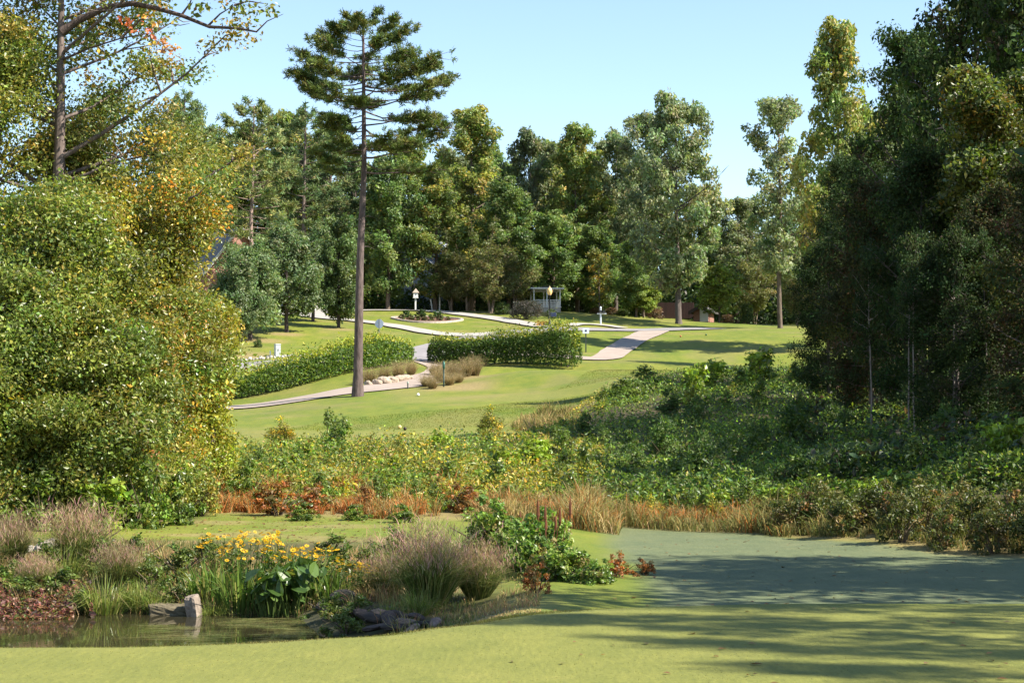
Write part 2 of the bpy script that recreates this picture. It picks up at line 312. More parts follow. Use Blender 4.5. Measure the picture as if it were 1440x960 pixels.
def ground_mat():
    m, nt, N, L = newmat('turf_and_soil')
    tc = N.new('ShaderNodeTexCoord')
    def noise(scale, detail=4, rough=.6, st=None):
        n = N.new('ShaderNodeTexNoise'); n.inputs['Scale'].default_value = scale; n.inputs['Detail'].default_value = detail; n.inputs['Roughness'].default_value = rough
        if st:
            mp = N.new('ShaderNodeMapping'); mp.inputs['Scale'].default_value = st; L.new(tc.outputs['Object'], mp.inputs[0]); L.new(mp.outputs[0], n.inputs['Vector'])
        else: L.new(tc.outputs['Object'], n.inputs['Vector'])
        return n
    def rmp(src, stops):
        r = N.new('ShaderNodeValToRGB'); ramp(r, stops); L.new(src, r.inputs[0]); return r.outputs[0]
    def mix(f, a, b, mode='MIX'):
        x = N.new('ShaderNodeMix'); x.data_type = 'RGBA'; x.blend_type = mode
        if isinstance(f, float): x.inputs[0].default_value = f
        else: L.new(f, x.inputs[0])
        L.new(a, x.inputs[6]); L.new(b, x.inputs[7]); return x.outputs[2]
    z = N.new('ShaderNodeAttribute'); z.attribute_name = 'zone'
    sp = N.new('ShaderNodeSeparateColor'); L.new(z.outputs['Color'], sp.inputs[0])
    big = noise(.16, 4, .6); mid = noise(1.3, 5, .65); fine = noise(22, 5, .75); vf = noise(120, 3, .8)
    lawn = rmp(big.outputs[0], [(.3, (.085, .125, .010)), (.5, (.128, .150, .014)), (.72, (.18, .168, .024))])
    lawn2 = rmp(mid.outputs[0], [(.3, (.075, .12, .010)), (.7, (.185, .172, .026))])
    lawn = mix(.4, lawn, lawn2)
    fv = rmp(fine.outputs[0], [(.25, (.5, .55, .48)), (.75, (1.42, 1.4, 1.35))])
    lawn = mix(1.0, lawn, fv, 'MULTIPLY'); lawn = mix(1.0, lawn, rmp(noise(1, 4, .65, (1.1, .3, 1)).outputs[0], [(.3, (.78, .86, .8)), (.7, (1.16, 1.1, 1.1))]), 'MULTIPLY')
    # putting green: short, paler, faintly banded
    gr = rmp(mid.outputs[0], [(.25, (.138, .142, .030)), (.6, (.165, .162, .036)), (.8, (.19, .178, .046))])
    gf = rmp(vf.outputs[0], [(.25, (.62, .66, .58)), (.75, (1.35, 1.32, 1.28))])
    grain = rmp(noise(1, 4, .7, (26, 3.2, 1)).outputs[0], [(.28, (.80, .83, .77)), (.72, (1.17, 1.15, 1.14))]); grain2 = rmp(noise(1, 3, .6, (2.2, .55, 1)).outputs[0], [(.3, (.92, .95, .91)), (.7, (1.06, 1.05, 1.05))])
    gr = mix(1.0, gr, gf, 'MULTIPLY'); gr = mix(1.0, gr, grain, 'MULTIPLY'); gr = mix(1.0, gr, grain2, 'MULTIPLY')
    gr = mix(1.0, gr, rmp(fine.outputs[0], [(.3, (.80, .84, .76)), (.7, (1.15, 1.13, 1.1))]), 'MULTIPLY')
    c = mix(sp.outputs['Blue'], lawn, gr)
    litter = rmp(noise(3.2, 6, .75).outputs[0], [(.3, (.022, .02, .01)), (.5, (.05, .04, .02)), (.7, (.10, .075, .035))])
    c = mix(sp.outputs['Red'], c, litter)
    straw = rmp(noise(5, 6, .7).outputs[0], [(.3, (.15, .11, .045)), (.55, (.24, .175, .075)), (.75, (.34, .24, .12))])
    c = mix(sp.outputs['Green'], c, straw)
    dw = rmp(mid.outputs[0], [(.25, (.082, .103, .052)), (.6, (.115, .128, .063)), (.8, (.145, .148, .07))])  # dewy turf, greyed, with the bluish shade also mixed into its colour
    dw = mix(1.0, dw, gf, 'MULTIPLY'); dw = mix(1.0, dw, grain, 'MULTIPLY'); dw = mix(1.0, dw, grain2, 'MULTIPLY')
    c = mix(z.outputs['Alpha'], c, dw)
    p = N.new('ShaderNodeBsdfPrincipled'); p.inputs['Roughness'].default_value = .8; p.inputs['Specular IOR Level'].default_value = .15
    cw = N.new('ShaderNodeMath'); cw.operation = 'MULTIPLY'; cw.inputs[1].default_value = .03; L.new(z.outputs['Alpha'], cw.inputs[0]); L.new(cw.outputs[0], p.inputs['Coat Weight']); p.inputs['Coat Roughness'].default_value = .45; p.inputs['Coat Tint'].default_value = (.85, .93, 1, 1)
    p.inputs['Sheen Weight'].default_value = .03
    L.new(c, p.inputs['Base Color'])
    b = N.new('ShaderNodeBump'); b.inputs['Strength'].default_value = .5; b.inputs['Distance'].default_value = .03
    L.new(fine.outputs[0], b.inputs['Height']); L.new(b.outputs[0], p.inputs['Normal'])
    o = N.new('ShaderNodeOutputMaterial'); L.new(p.outputs[0], o.inputs[0]); return m
def water_mat():
    m, nt, N, L = newmat('pond_water')
    tc = N.new('ShaderNodeTexCoord'); mp = N.new('ShaderNodeMapping'); mp.inputs['Scale'].default_value = (1, .5, 1); L.new(tc.outputs['Object'], mp.inputs[0])
    n = N.new('ShaderNodeTexNoise'); n.inputs['Scale'].default_value = 3; n.inputs['Detail'].default_value = 3; L.new(mp.outputs[0], n.inputs['Vector'])
    b = N.new('ShaderNodeBump'); b.inputs['Strength'].default_value = .06; b.inputs['Distance'].default_value = .05; L.new(n.outputs[0], b.inputs['Height'])
    p = N.new('ShaderNodeBsdfPrincipled'); p.inputs['Base Color'].default_value = (.028, .024, .012, 1); p.inputs['Roughness'].default_value = .04; p.inputs['IOR'].default_value = 1.33
    p.inputs['Specular IOR Level'].default_value = .6
    L.new(b.outputs[0], p.inputs['Normal'])
    o = N.new('ShaderNodeOutputMaterial'); L.new(p.outputs[0], o.inputs[0]); return m
# ------------------------------------------------------------------ tagging
LABELS = {}
def tag(o, label=None, cat=None, group=None, kind=None):
    if label: o['label'] = label
    if cat: o['category'] = cat
    if group: o['group'] = group
    if kind: o['kind'] = kind
    return o
def empty(name, loc=(0, 0, 0), rz=0.0, label=None, cat=None, group=None):
    o = bpy.data.objects.new(name, None); COL.objects.link(o); o.location = loc; o.rotation_euler = (0, 0, rz)
    o.empty_display_size = .3
    return tag(o, label, cat, group)
def kids(o): return [c for c in bpy.data.objects if c.parent == o]
KID = {}
def dup(root, loc, rz=0.0, scale=None, label=None, group=None):
    if root.name not in KID: KID[root.name] = [(c, kids(c)) for c in kids(root)]
    r = root.copy(); COL.objects.link(r); r.location = loc; r.rotation_euler = (0, 0, rz)
    if scale is not None: r.scale = scale
    if label: r['label'] = label
    if group: r['group'] = group
    elif 'group' in r and group == '': del r['group']
    for c, gs in KID[root.name]:
        d = c.copy(); COL.objects.link(d); d.parent = r
        for g in gs:
            e = g.copy(); COL.objects.link(e); e.parent = d
    return r
# ------------------------------------------------------------------ ground sheet
def u_of(x, y): return x*F/np.maximum(y, 11)+720
BU = [-200, 320, 500, 660, 740, 800, 860, 950, 1130, 1640]
BD = [66, 70, 73, 76, 82, 90, 100, 112, 122, 150]
def brush_top(u): return np.interp(u, BU, BD)
BLU = [-200, 300, 560, 800, 900, 1060, 1180, 1300, 1440, 1640]
BLD = [44, 43.5, 43, 42, 41, 39.5, 36.5, 34, 32.3, 31]
def brush_bot(u): return np.interp(u, BLU, BLD)
ys = np.concatenate([np.arange(-60, 8, 4), np.arange(8, 46, .16), np.arange(46, 90, .5), np.arange(90, 215, .8), np.arange(215, 420, 5), np.geomspace(420, 3500, 24)])
ss = np.linspace(-1, 1, 361); ss = np.sign(ss)*(.55*np.abs(ss)+.45*np.abs(ss)**3)
S_, Y_ = np.meshgrid(ss, ys, indexing='ij')
X_ = S_*(14+.62*np.maximum(Y_, 0)+np.where(Y_ < 60, 16, 16))
Zg = H(X_, Y_)
Zg = Zg+np.where(Y_ > 420, (Y_-420)*.01, 0)
U_ = u_of(X_, Y_)
nb = (fbm(X_, Y_, 2.5, 31)-.5)
e = nb*5
bt = brush_top(U_); bb = brush_bot(U_)
mb_ = sstep(bb-.4, bb+.8, Y_+nb*2)*(1-sstep(bt-1.5, bt+1.5, Y_+e))
woods = sstep(196, 203, Y_+e*1.6)
forest = sstep(1120, 1190, U_+e*6)*sstep(42, 48, Y_)*(1-sstep(118, 126, Y_))
leftw = (1-sstep(255, 300, U_+e*4))*sstep(37.5, 40, Y_+nb*2)*(1-sstep(100, 106, Y_))
bank = (1-sstep(600, 760, U_+nb*60))*sstep(15.2, 16.2, Y_)*(1-sstep(33.0, 34.6, Y_+nb*3))
bank = bank*(1-sstep(430, 640, U_)*(1-sstep(21, 23.5, Y_)))
lit = np.clip(np.maximum.reduce([mb_, woods, forest, leftw, bank*.85]), 0, 1)
straw = np.maximum(sstep(bb-2.6, bb-.6, Y_+nb*3)*(1-sstep(bb+.5, bb+2.5, Y_))*.8, sstep(bt-2, bt, Y_+e)*(1-sstep(bt, bt+1.6, Y_+e))*.7*(Y_ < 130))
straw = np.maximum(straw, .8*sstep(.56, .68, fbm(X_, Y_, 1.5, 77))*bank)
straw = np.maximum(straw, .75*np.exp(-((U_-690)/70)**2-((Y_-22.5)/2.2)**2))
straw = np.maximum(straw, .55*sstep(.42, .62, fbm(X_, Y_, 1.3, 78))*(1-sstep(470, 600, U_))*sstep(32.5, 34, Y_)*(1-sstep(41, 43, Y_)))
straw = np.maximum(straw, .28*sstep(.5, .66, fbm(X_, Y_, 3.2, 79))*sstep(60, 75, Y_)*(1-sstep(190, 196, Y_)))
# pine straw beds below the pears, along the path edges and at the forest edge
for (px, py, rx, ry) in [(330, 500, 3.2, 1.6), (352, 478, 3, 1.5), (402, 470, 1.5, 1), (478, 463, 1.5, 1), (570, 532, 3.0, 1.6), (635, 530, 3.6, 3.2), (640, 545, 2.5, 2.5)]:
    c = hit(px, py); straw = np.maximum(straw, .9*np.exp(-((X_-c[0])/rx)**4-((Y_-c[1])/ry)**4))
green = 1-sstep(16.4, 17.2, Y_)
dew = sstep(np.interp(Y_, [18, 21, 24, 28, 33, 38, 42], [900, 905, 915, 900, 860, 850, 850])-30, np.interp(Y_, [18, 21, 24, 28, 33, 38, 42], [900, 905, 915, 900, 860, 850, 850])+30, U_+nb*60)*sstep(17.6, 18.4, Y_)*(1-sstep(bb-1.3, bb-.7, Y_))
tee = lambda a, b, c, d_, w=40: sstep(a-w, a+w, U_)*(1-sstep(b-w, b+w, U_))*sstep(c-1, c+1, Y_)*(1-sstep(d_-1, d_+1, Y_))
green = np.maximum(green, 1.0*np.maximum.reduce([tee(380, 720, 77, 87), tee(540, 800, 102, 107.5), tee(720, 930, 116.5, 121)]))
n_u, n_y = X_.shape
gm = bpy.data.meshes.new('ground')
v = np.stack([X_, Y_, Zg], -1).reshape(-1, 3).astype(np.float32)
i = np.arange(n_u-1)[:, None]*n_y+np.arange(n_y-1)[None]
f = np.stack([i, i+n_y, i+n_y+1, i+1], -1).reshape(-1, 4).astype(np.int32)
gm.vertices.add(len(v)); gm.vertices.foreach_set('co', v.ravel()); gm.loops.add(len(f)*4); gm.loops.foreach_set('vertex_index', f.ravel())
gm.polygons.add(len(f)); gm.polygons.foreach_set('loop_start', np.arange(0, len(f)*4, 4, dtype=np.int32)); gm.polygons.foreach_set('use_smooth', np.ones(len(f), bool))
za = gm.attributes.new('zone', 'FLOAT_COLOR', 'POINT')
za.data.foreach_set('color', np.stack([lit, straw, green, dew], -1).astype(np.float32).ravel())
gm.materials.append(ground_mat()); gm.update(calc_edges=True)
go = bpy.data.objects.new('ground', gm); COL.objects.link(go); tag(go, 'mown golf turf rolling up from the putting green to the wooded hill', None, None, 'structure')
# pond
POND_Z = -1.1
w = MB(); w.add([(-16, 14.2, POND_Z), (1.4, 14.2, POND_Z), (1.4, 27.6, POND_Z), (-16, 27.6, POND_Z)], [(0, 1, 2, 3)])
tag(w.build('pond_water', water_mat()), 'dark still pond water reflecting the bank plants', None, None, 'structure')
# ------------------------------------------------------------------ ribbons (paths, roads)
def smooth_line(pts, step=.7):
    pts = np.array(pts, float)[:, :2]
    t = np.concatenate([[0], np.cumsum(np.linalg.norm(np.diff(pts, axis=0), axis=1))])
    tt = np.arange(0, t[-1], step)
    L = np.stack([pchip(t, pts[:, 0], tt), pchip(t, pts[:, 1], tt)], 1)
    for _ in range(6): L[1:-1] = (L[:-2]+2*L[1:-1]+L[2:])/4
    return L
def ribbon(name, pts, width, mat, lift, label, wv=None, kerb=None):
    L = smooth_line(pts); tg = nrm(np.gradient(L, axis=0)); nv = np.stack([-tg[:, 1], tg[:, 0]], 1)
    wd = np.ones(len(L))*width if wv is None else np.interp(np.linspace(0, 1, len(L)), np.linspace(0, 1, len(wv)), wv)
    k = 7; off = np.linspace(-.5, .5, k)
    wd = wd*(1+.16*(fbm(L[:, 0], L[:, 1], 1.7, 61)-.5)); P = L[:, None]+nv[:, None]*(off[None]*wd[:, None])[..., None]
    z = H(P[..., 0], P[..., 1])+lift
    mb = MB(); v = np.concatenate([P, z[..., None]], -1)
    i = np.arange(len(L)-1)[:, None]*k+np.arange(k-1)[None]
    mb.add(v.reshape(-1, 3), np.stack([i, i+1, i+k+1, i+k], -1).reshape(-1, 4))
    o = mb.build(name, mat, smooth=True); tag(o, label, None, None, 'structure')
    if kerb:
        for sgn, nm in kerb:
            e0 = L+nv*(sgn*wd/2)[:, None]; e1 = e0+nv*sgn*.28
            z0 = H(e0[:, 0], e0[:, 1]); z1 = H(e1[:, 0], e1[:, 1]); zt = np.maximum(z0, z1)+lift+.12
            A = np.concatenate([e0, (z0+lift-.03)[:, None]], 1); B = np.concatenate([e0, zt[:, None]], 1); C = np.concatenate([e1, zt[:, None]], 1); D = np.concatenate([e1, (z1-.1)[:, None]], 1)
            vv = np.stack([A, B, C, D], 1).reshape(-1, 3); i = np.arange(len(L)-1)[:, None]*4+np.arange(3)[None]
            kb = MB(); kb.add(vv, np.stack([i, i+1, i+5, i+4], -1).reshape(-1, 4)); tag(kb.build('kerb', M_CONC), nm, None, None, 'structure')
    return o
def hp(*l): return [hit(a, b) for a, b in l]
def gpd(*l): return [gp(a, b) for a, b in l]
ribbon('cart_path', [gp(180, 104), gp(310, 110.5), gp(400, 110.5), gp(503, 112.5), gp(560, 114.5), gp(602, 118.0), gp(628, 121.5), gp(630, 126), gp(606, 132), gp(588, 137)], 2.6, M_PATH, .07, 'pale concrete cart path winding past the tall pine and between the hedges', wv=[3.2, 3.4, 3.6, 3.8, 3.4, 2.4, 2.2])
ribbon('cart_path', [gp(598, 138.5), gp(660, 139), gp(720, 137.5), gp(790, 134), gp(838, 133), gp(868, 141), gp(905, 153), gp(925, 163)], 2.8, M_PATH, .08, 'pinkish concrete path climbing from behind the hedge to the large oak', wv=[2.2, 2.2, 2.3, 2.5, 2.7])
ribbon('road', [gp(150, 119), gp(310, 127), gp(420, 129.5), gp(520, 133), gp(600, 138.5), gp(690, 147.5), gp(770, 155), gp(850, 160.5), gp(930, 163.5), gp(1010, 168)], 5.0, M_ROAD, .09, 'grey residential street running behind the hedges', wv=[5.2, 5.0, 5.0, 4.4, 3.6, 3.6, 3.6])
ribbon('driveway', [gp(700, 150.5), gp(655, 148.5), gp(610, 150.5), gp(560, 156), gp(500, 162), gp(440, 167), gp(436, 174), gp(480, 180), gp(530, 183.5), gp(580, 184), gp(640, 178), gp(700, 170), gp(745, 163), gp(768, 158.5)], 2.2, M_CONC, .12, 'pale concrete loop drive around the planted lawn island', wv=[2.4, 2.2, 2.2, 2.6, 3.4, 3.0, 2.4, 2.2, 2.2, 2.2, 2.4])
ribbon('path', [gp(420, 168), gp(380, 172), gp(330, 180)], 4.0, M_CONC, .15, 'pale concrete house driveway behind the pear trees')
ribbon('footpath', [gp(800, 162), gp(818, 166.5), gp(845, 167), gp(880, 164.5)], 1.3, M_CONC, .13, 'narrow concrete walk beside the twin mailboxes')
# ------------------------------------------------------------------ tree generators
UPV = np.array([0, 0, 1.0])
PMUL = np.array([2.0, 1.9, 1.9])
GREEN = [((.050, .085, .020), 3), ((.065, .10, .022), 3), ((.085, .115, .028), 2), ((.04, .07, .022), 2)]
GREY = [((.060, .080, .034), 3), ((.080, .100, .045), 3), ((.050, .075, .030), 2), ((.105, .115, .05), 1.5)]
OLIVE = [((.105, .115, .026), 3), ((.075, .105, .022), 3), ((.15, .135, .03), 1.6), ((.055, .085, .02), 2)]
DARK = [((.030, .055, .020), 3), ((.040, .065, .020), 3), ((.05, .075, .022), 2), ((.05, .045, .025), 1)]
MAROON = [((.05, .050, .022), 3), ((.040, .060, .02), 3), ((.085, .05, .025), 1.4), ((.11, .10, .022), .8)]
YELLOW = [((.24, .17, .018), 3), ((.16, .15, .02), 3), ((.32, .17, .02), 1.6), ((.10, .12, .02), 2)]
SWEET = [((.085, .105, .020), 4), ((.12, .125, .020), 3), ((.06, .085, .018), 3), ((.22, .16, .02), 1.2), ((.20, .10, .03), .5)]
LEFTG = [((.075, .105, .020), 4), ((.10, .125, .022), 3), ((.05, .08, .018), 3), ((.15, .14, .022), 1)]
PEAR = [((.060, .092, .038), 3), ((.085, .115, .050), 3), ((.045, .075, .030), 2), ((.10, .13, .06), 1)]
BARKC = (.115, .085, .065)
def trunk_line(Ht, rng, bend=.03, n=12, lean=(0, 0)):
    z = np.linspace(-.25, Ht, n); t = np.clip(z/Ht, 0, 1)
    w = np.cumsum(rng.normal(0, bend, (n, 2)), 0)*Ht/n; w -= w[0]
    p = np.stack([w[:, 0]+lean[0]*t*Ht, w[:, 1]+lean[1]*t*Ht, z], 1)
    return p
def at_line(p, z):
    return np.array([np.interp(z, p[:, 2], p[:, k]) for k in (0, 1)]+[z])
def broadleaf(name, seed, Ht, cb, prof, nl, per, lsize, pal, tr=.22, bark=BARKC, crad=.75, sub=6, rise=(.15, .9), gaps=.1, bend=.03, mat=None, shell=.45, lean=(0, 0), flat=.75, cj=.16, leafmix=.25, zpow=.95, twig=True, az_bias=None, topc=True, up=.45, rnd=.75, stems=1, droop=0.0, lvar=(.66, 1.16), out=.5):
    """prof: list of (t, radius) from crown base to top"""
    rng = np.random.default_rng(seed)
    tp = [a for a, b in prof]; rp = [b for a, b in prof]
    tm = MB(); cr = MB(); cent = []; crd = []
    lines = []
    for s_ in range(stems):
        if stems == 1: p = trunk_line(Ht*.93, rng, bend, lean=lean)
        else:
            a = s_*2*math.pi/stems+rng.uniform(-.4, .4)
            sp = rng.uniform(.05, .17); p = trunk_line(Ht*rng.uniform(.8, .93), rng, bend, lean=(math.cos(a)*sp, math.sin(a)*sp)); p[:, :2] += np.array([math.cos(a), math.sin(a)])*tr*1.1
        t = np.linspace(0, 1, len(p)); r = tr*(1-t)**.75+.02
        r[0] *= 1.5; r[1] *= 1.08
        pp = np.concatenate([p[:1], p[:1]+(p[1:2]-p[:1])*.35, p[1:]]); rr = np.concatenate([r[:1], [tr*1.08], r[1:]])
        tm.tube(pp, rr, 9, bark); lines.append(p)
    for i in range(nl):
        p = lines[i % stems]
        t = ((i+rng.random())/nl)**zpow; z = cb+(Ht-cb)*t*.97
        az = i*2.39996+rng.normal(0, .35)
        L = np.interp(t, tp, rp)*rng.uniform(lvar[0], lvar[1])
        if az_bias is not None:
            L *= az_bias(az, t)
            if L < .05: continue
        el = rise[0]+(rise[1]-rise[0])*t+rng.normal(0, .12)
        s0 = at_line(p, min(max(z-L*math.sin(el)*.55, cb*.55), p[-1, 2]*.98))
        dh = np.array([math.cos(az), math.sin(az), 0])
        k = np.linspace(0, 1, 5)
        pts = s0+dh*(k*L)[:, None]+UPV*((k*math.tan(el)*L*.8+.15*L*k*k-droop*L*k**2.5)[:, None])+rng.normal(0, .03*L, (5, 3))*k[:, None]
        r0 = max(.02, min(tr*.45, L*.022)*(1-.4*t))
        tm.tube(pts, np.linspace(r0, .012, 5), 5, bark)
        for q in range(sub):
            kk = .38+.62*(q+rng.random())/sub
            b = np.array([np.interp(kk, k, pts[:, a]) for a in range(3)])
            sd = rng.normal(0, 1, 3); sd[2] = sd[2]*.5+.25; sd = nrm(sd)
            ln = L*.30*rng.uniform(.4, 1.1)*(1.25-kk*.6)
            e_ = b+sd*ln
            if twig and ln > .3: tm.tube(np.array([b, (b+e_)/2+rng.normal(0, .04, 3), e_]), [r0*.4, r0*.28, .006], 4, bark)
            if rng.random() < gaps: continue
            cent.append(e_); crd.append(crad*rng.uniform(.6, 1.25))
    if topc:
        for p in lines:
            for q in range(3): cent.append(p[-1]+rng.normal(0, .25*crad, 3)+UPV*rng.uniform(-.5, .4)*crad); crd.append(crad*rng.uniform(.6, .95))
    cc = np.array(cent).mean(0)
    N = clump_leaves(cr, cent, crd, per, rng, lsize, pal, shell=shell, flat=flat, cj=cj, center=cc, leafmix=leafmix, up=up, rnd=rnd, out=out)
    root = empty(name)
    tm.build('trunk', M_BARK, root, True); cr.build('crown', mat or M_LEAF, root)
    root['h0'] = Ht; root['w0'] = 2*max(rp)*1.1
    return root
def pine(name, seed, Ht, cb, lenf, nb, tufts, nl, pal, tr=.3, lean=(0, 0), bark=(.16, .12, .105), bend=.008, tl=.36, tw=.055, elf=None, stretch=1.0, dead=4, trunkpts=None):
    rng = np.random.default_rng(seed); tm = MB(); nd = MB()
    p = trunk_line(Ht, rng, bend, 16, lean)
    if trunkpts is not None:
        tpz = np.array(trunkpts); p[:, 0] = np.interp(p[:, 2], tpz[:, 0], tpz[:, 1])+.3*(p[:, 0]); 
    t = np.linspace(0, 1, len(p)); r = tr*(1-t*.92)**.8+.015; r[0] *= 1.35
    tm.tube(p, r, 10, bark)
    cent = []; od = []
    for i in range(nb):
        tt = ((i+rng.random())/nb)**.85; z = cb+(Ht-cb)*tt*.985
        az = i*2.39996+rng.normal(0, .4); L = lenf(az, tt)*rng.uniform(.72, 1.1)
        el = (elf(tt) if elf else -.05+.75*tt**1.5)+rng.normal(0, .10)
        s0 = at_line(p, z); dh = np.array([math.cos(az), math.sin(az), 0]); k = np.linspace(0, 1, 7)
        sag = .10*rng.normal(.6, .5)
        pts = s0+dh*(k*L*math.cos(el))[:, None]+UPV*((k*math.sin(el)*L-sag*L*np.sin(k*math.pi)+.12*L*k**2)[:, None])+rng.normal(0, .022*L, (7, 3))*k[:, None]
        r0 = max(.018, L*.016*(1-.3*tt)); tm.tube(pts, np.linspace(r0, .01, 7), 5, bark)
        nt = max(3, int(tufts*L/4))
        for q in range(nt):
            kk = .46+.54*rng.random()**.7
            b = np.array([np.interp(kk, k, pts[:, a]) for a in range(3)])
            sd = nrm(dh*.8+np.cross(dh, UPV)*rng.normal(0, .9)+UPV*rng.normal(.10, .13)); ln = min(1.5, L*.3)*rng.random()
            e_ = b+sd*ln
            if ln > .35: tm.tube(np.array([b, (b+e_)/2+UPV*-.02, e_]), [r0*.4, r0*.25, .006], 4, bark)
            cent.append(e_); od.append(nrm(sd+UPV*.35))
        cent.append(pts[-1]); od.append(nrm(dh+UPV*.5))
    for i in range(dead):
        z = cb*rng.uniform(.6, .98); az = rng.uniform(0, 6.28); L = rng.uniform(.5, 1.8); s0 = at_line(p, z)
        tm.tube(np.array([s0, s0+np.array([math.cos(az)*L*.5, math.sin(az)*L*.5, .05]), s0+np.array([math.cos(az)*L, math.sin(az)*L, -.1*L])]), [.03, .02, .006], 4, bark)
    cent = np.array(cent); od = np.array(od); idx = np.repeat(np.arange(len(cent)), nl); N = len(idx)
    d = nrm(rng.normal(size=(N, 3))*.8+od[idx]*.75+UPV*.12)
    c0 = cent[idx]+rng.normal(0, .07, (N, 3))
    ln = tl*rng.uniform(.6, 1.2, N)[:, None]; w_ = tw
    sd = nrm(np.cross(d, nrm(rng.normal(size=(N, 3)))))
    v = np.stack([c0-sd*w_*.5, c0+sd*w_*.5, c0+d*ln+sd*w_*.35, c0+d*ln-sd*w_*.35], 1).reshape(-1, 3)
    ct = jitter(pick(pal, len(cent), rng), rng, .18)[idx]
    nd.add(v, np.arange(4*N).reshape(-1, 4), jitter(ct, rng, .2))
    root = empty(name); tm.build('trunk', M_BARK, root, True); nd.build('crown', M_NEEDLE, root)
    root['h0'] = Ht
    return root
PMUL = np.array([1.6, 1.5, 1.3])
NEED = [((.050, .075, .020), 3), ((.065, .085, .022), 3), ((.038, .062, .022), 2), ((.095, .095, .025), 1)]
NEEDB = [((.045, .075, .026), 3), ((.060, .090, .028), 3), ((.036, .06, .024), 2), ((.08, .09, .028), 1)]
# ---- the tall pine by the path
pb = hit(503, 557)
Sp = pb[1]/F
PL = [(0, 2.6), (.12, 3.1), (.22, 2.6), (.35, 2.9), (.5, 4.0), (.62, 4.6), (.72, 3.9), (.85, 2.9), (.95, 1.7), (1, .8)]
PR = [(0, 5.9), (.12, 5.4), (.25, 5.3), (.40, 5.2), (.55, 5.3), (.65, 4.9), (.75, 3.7), (.88, 2.5), (.96, 1.7), (1, .8)]
def tall_len(az, t):
    l = .94* np.interp(t, *zip(*PL)); r = np.interp(t, *zip(*PR)); k = .5+.5*math.cos(az); return l+(r-l)*k
PH = zpix(26, pb[1])-pb[2]; PCB = zpix(246, pb[1])-pb[2]
tp_ = pine('pine_tree', 5, PH, PCB, tall_len, 70, 58, 22, NEED, tl=.25, tw=.045, tr=.31, bend=.004, trunkpts=[(0, 0), (PH*.35, .1), (PH*.6, .35), (PH, .25)], elf=lambda t: -.03+.42*t**2.4, dead=6, bark=(.105, .078, .07))
tp_.location = pb
tag(tp_, 'very tall lone pine with long bare trunk and spreading layered crown beside the cart path', 'pine tree')
PMUL = np.array([2.45, 2.2, 2.6])
# ---- prototypes for the hill wood (placed and copied below)
def shp(*a): return list(a)
OV = [(0, .55), (.2, .9), (.45, 1.0), (.7, .8), (.9, .5), (1, .25)]
def sprof(R_, base=OV): return [(t, r*R_) for t, r in base]
protos = {}
protos['oak'] = broadleaf('oak_tree', 11, 20, 3.2, sprof(5.4), 44, 85, .36, GREY, tr=.34, crad=1.0, sub=8, gaps=.12, bark=(.10, .08, .07))
protos['poplar'] = broadleaf('poplar_tree', 12, 22, 3.5, sprof(4.2, [(0, .6), (.25, 1), (.55, .92), (.8, .62), (1, .25)]), 46, 85, .34, OLIVE, tr=.30, crad=.95, sub=7, rise=(.2, 1.0), gaps=.1)
protos['maple'] = broadleaf('maple_tree', 13, 18, 2.2, sprof(4.8), 42, 90, .34, GREEN, tr=.26, crad=1.0, sub=8, gaps=.08)
protos['slim'] = broadleaf('slender_tree', 14, 22, 4.5, sprof(3.6, [(0, .6), (.3, 1), (.6, .8), (.8, .95), (1, .3)]), 34, 80, .34, GREY, tr=.24, crad=.95, sub=6, gaps=.18, rise=(.2, .9))
protos['gum'] = broadleaf('gum_tree', 15, 21, 2.8, sprof(4.6, [(0, .7), (.3, 1), (.6, .85), (.85, .5), (1, .2)]), 48, 85, .33, OLIVE+[((.05, .08, .022), 3)], tr=.28, crad=.9, sub=8, gaps=.1)
def bg_len(az, t): return np.interp(t, [0, .25, .6, .85, 1], [2.6, 3.8, 3.6, 2.2, .6])
protos['pine'] = pine('pine_tree.001', 21, 22, 5.5, bg_len, 72, 26, 14, NEEDB, dead=1, tr=.25, tl=.42, tw=.075, bend=.02)
def bg_len2(az, t): return np.interp(t, [0, .2, .5, .8, 1], [2.2, 3.6, 4.0, 3.0, 1.0])
protos['pine2'] = pine('pine_tree.002', 22, 21, 4.5, bg_len2, 76, 26, 14, dead=1, pal= [((.075, .10, .03), 3), ((.095, .11, .03), 2), ((.05, .08, .025), 2)], tr=.22, tl=.42, tw=.075, bend=.03, bark=(.24, .17, .14))
used = set()
def place(key, px, d, top, width, label, cat='tree', rz=None, group=None, base_top=None):
    pr = protos[key]
    b = gp(px, d); h = zpix(top, d)-b[2]
    s = h/pr['h0']; wm = width*d/F
    w0 = pr['w0'] if 'w0' in pr else 8.0
    sx = wm/w0
    sx = min(max(sx, s*.62), s*1.5)
    rr = rz if rz is not None else (px*1.7+d) % 6.28
    if key not in used:
        used.add(key); KID[pr.name] = [(c, kids(c)) for c in kids(pr)]
        r = pr; r.location = b-np.array([0, 0, .1]); r.rotation_euler = (0, 0, rr); r.scale = (sx, sx, s); tag(r, label, cat, group)
        r.name = pr.name
    else:
        r = dup(pr, b-np.array([0, 0, .1]), rr, (sx, sx, s), label, group)
        r['category'] = cat
    return r
HW = 'trees of the wood along the top of the hill'
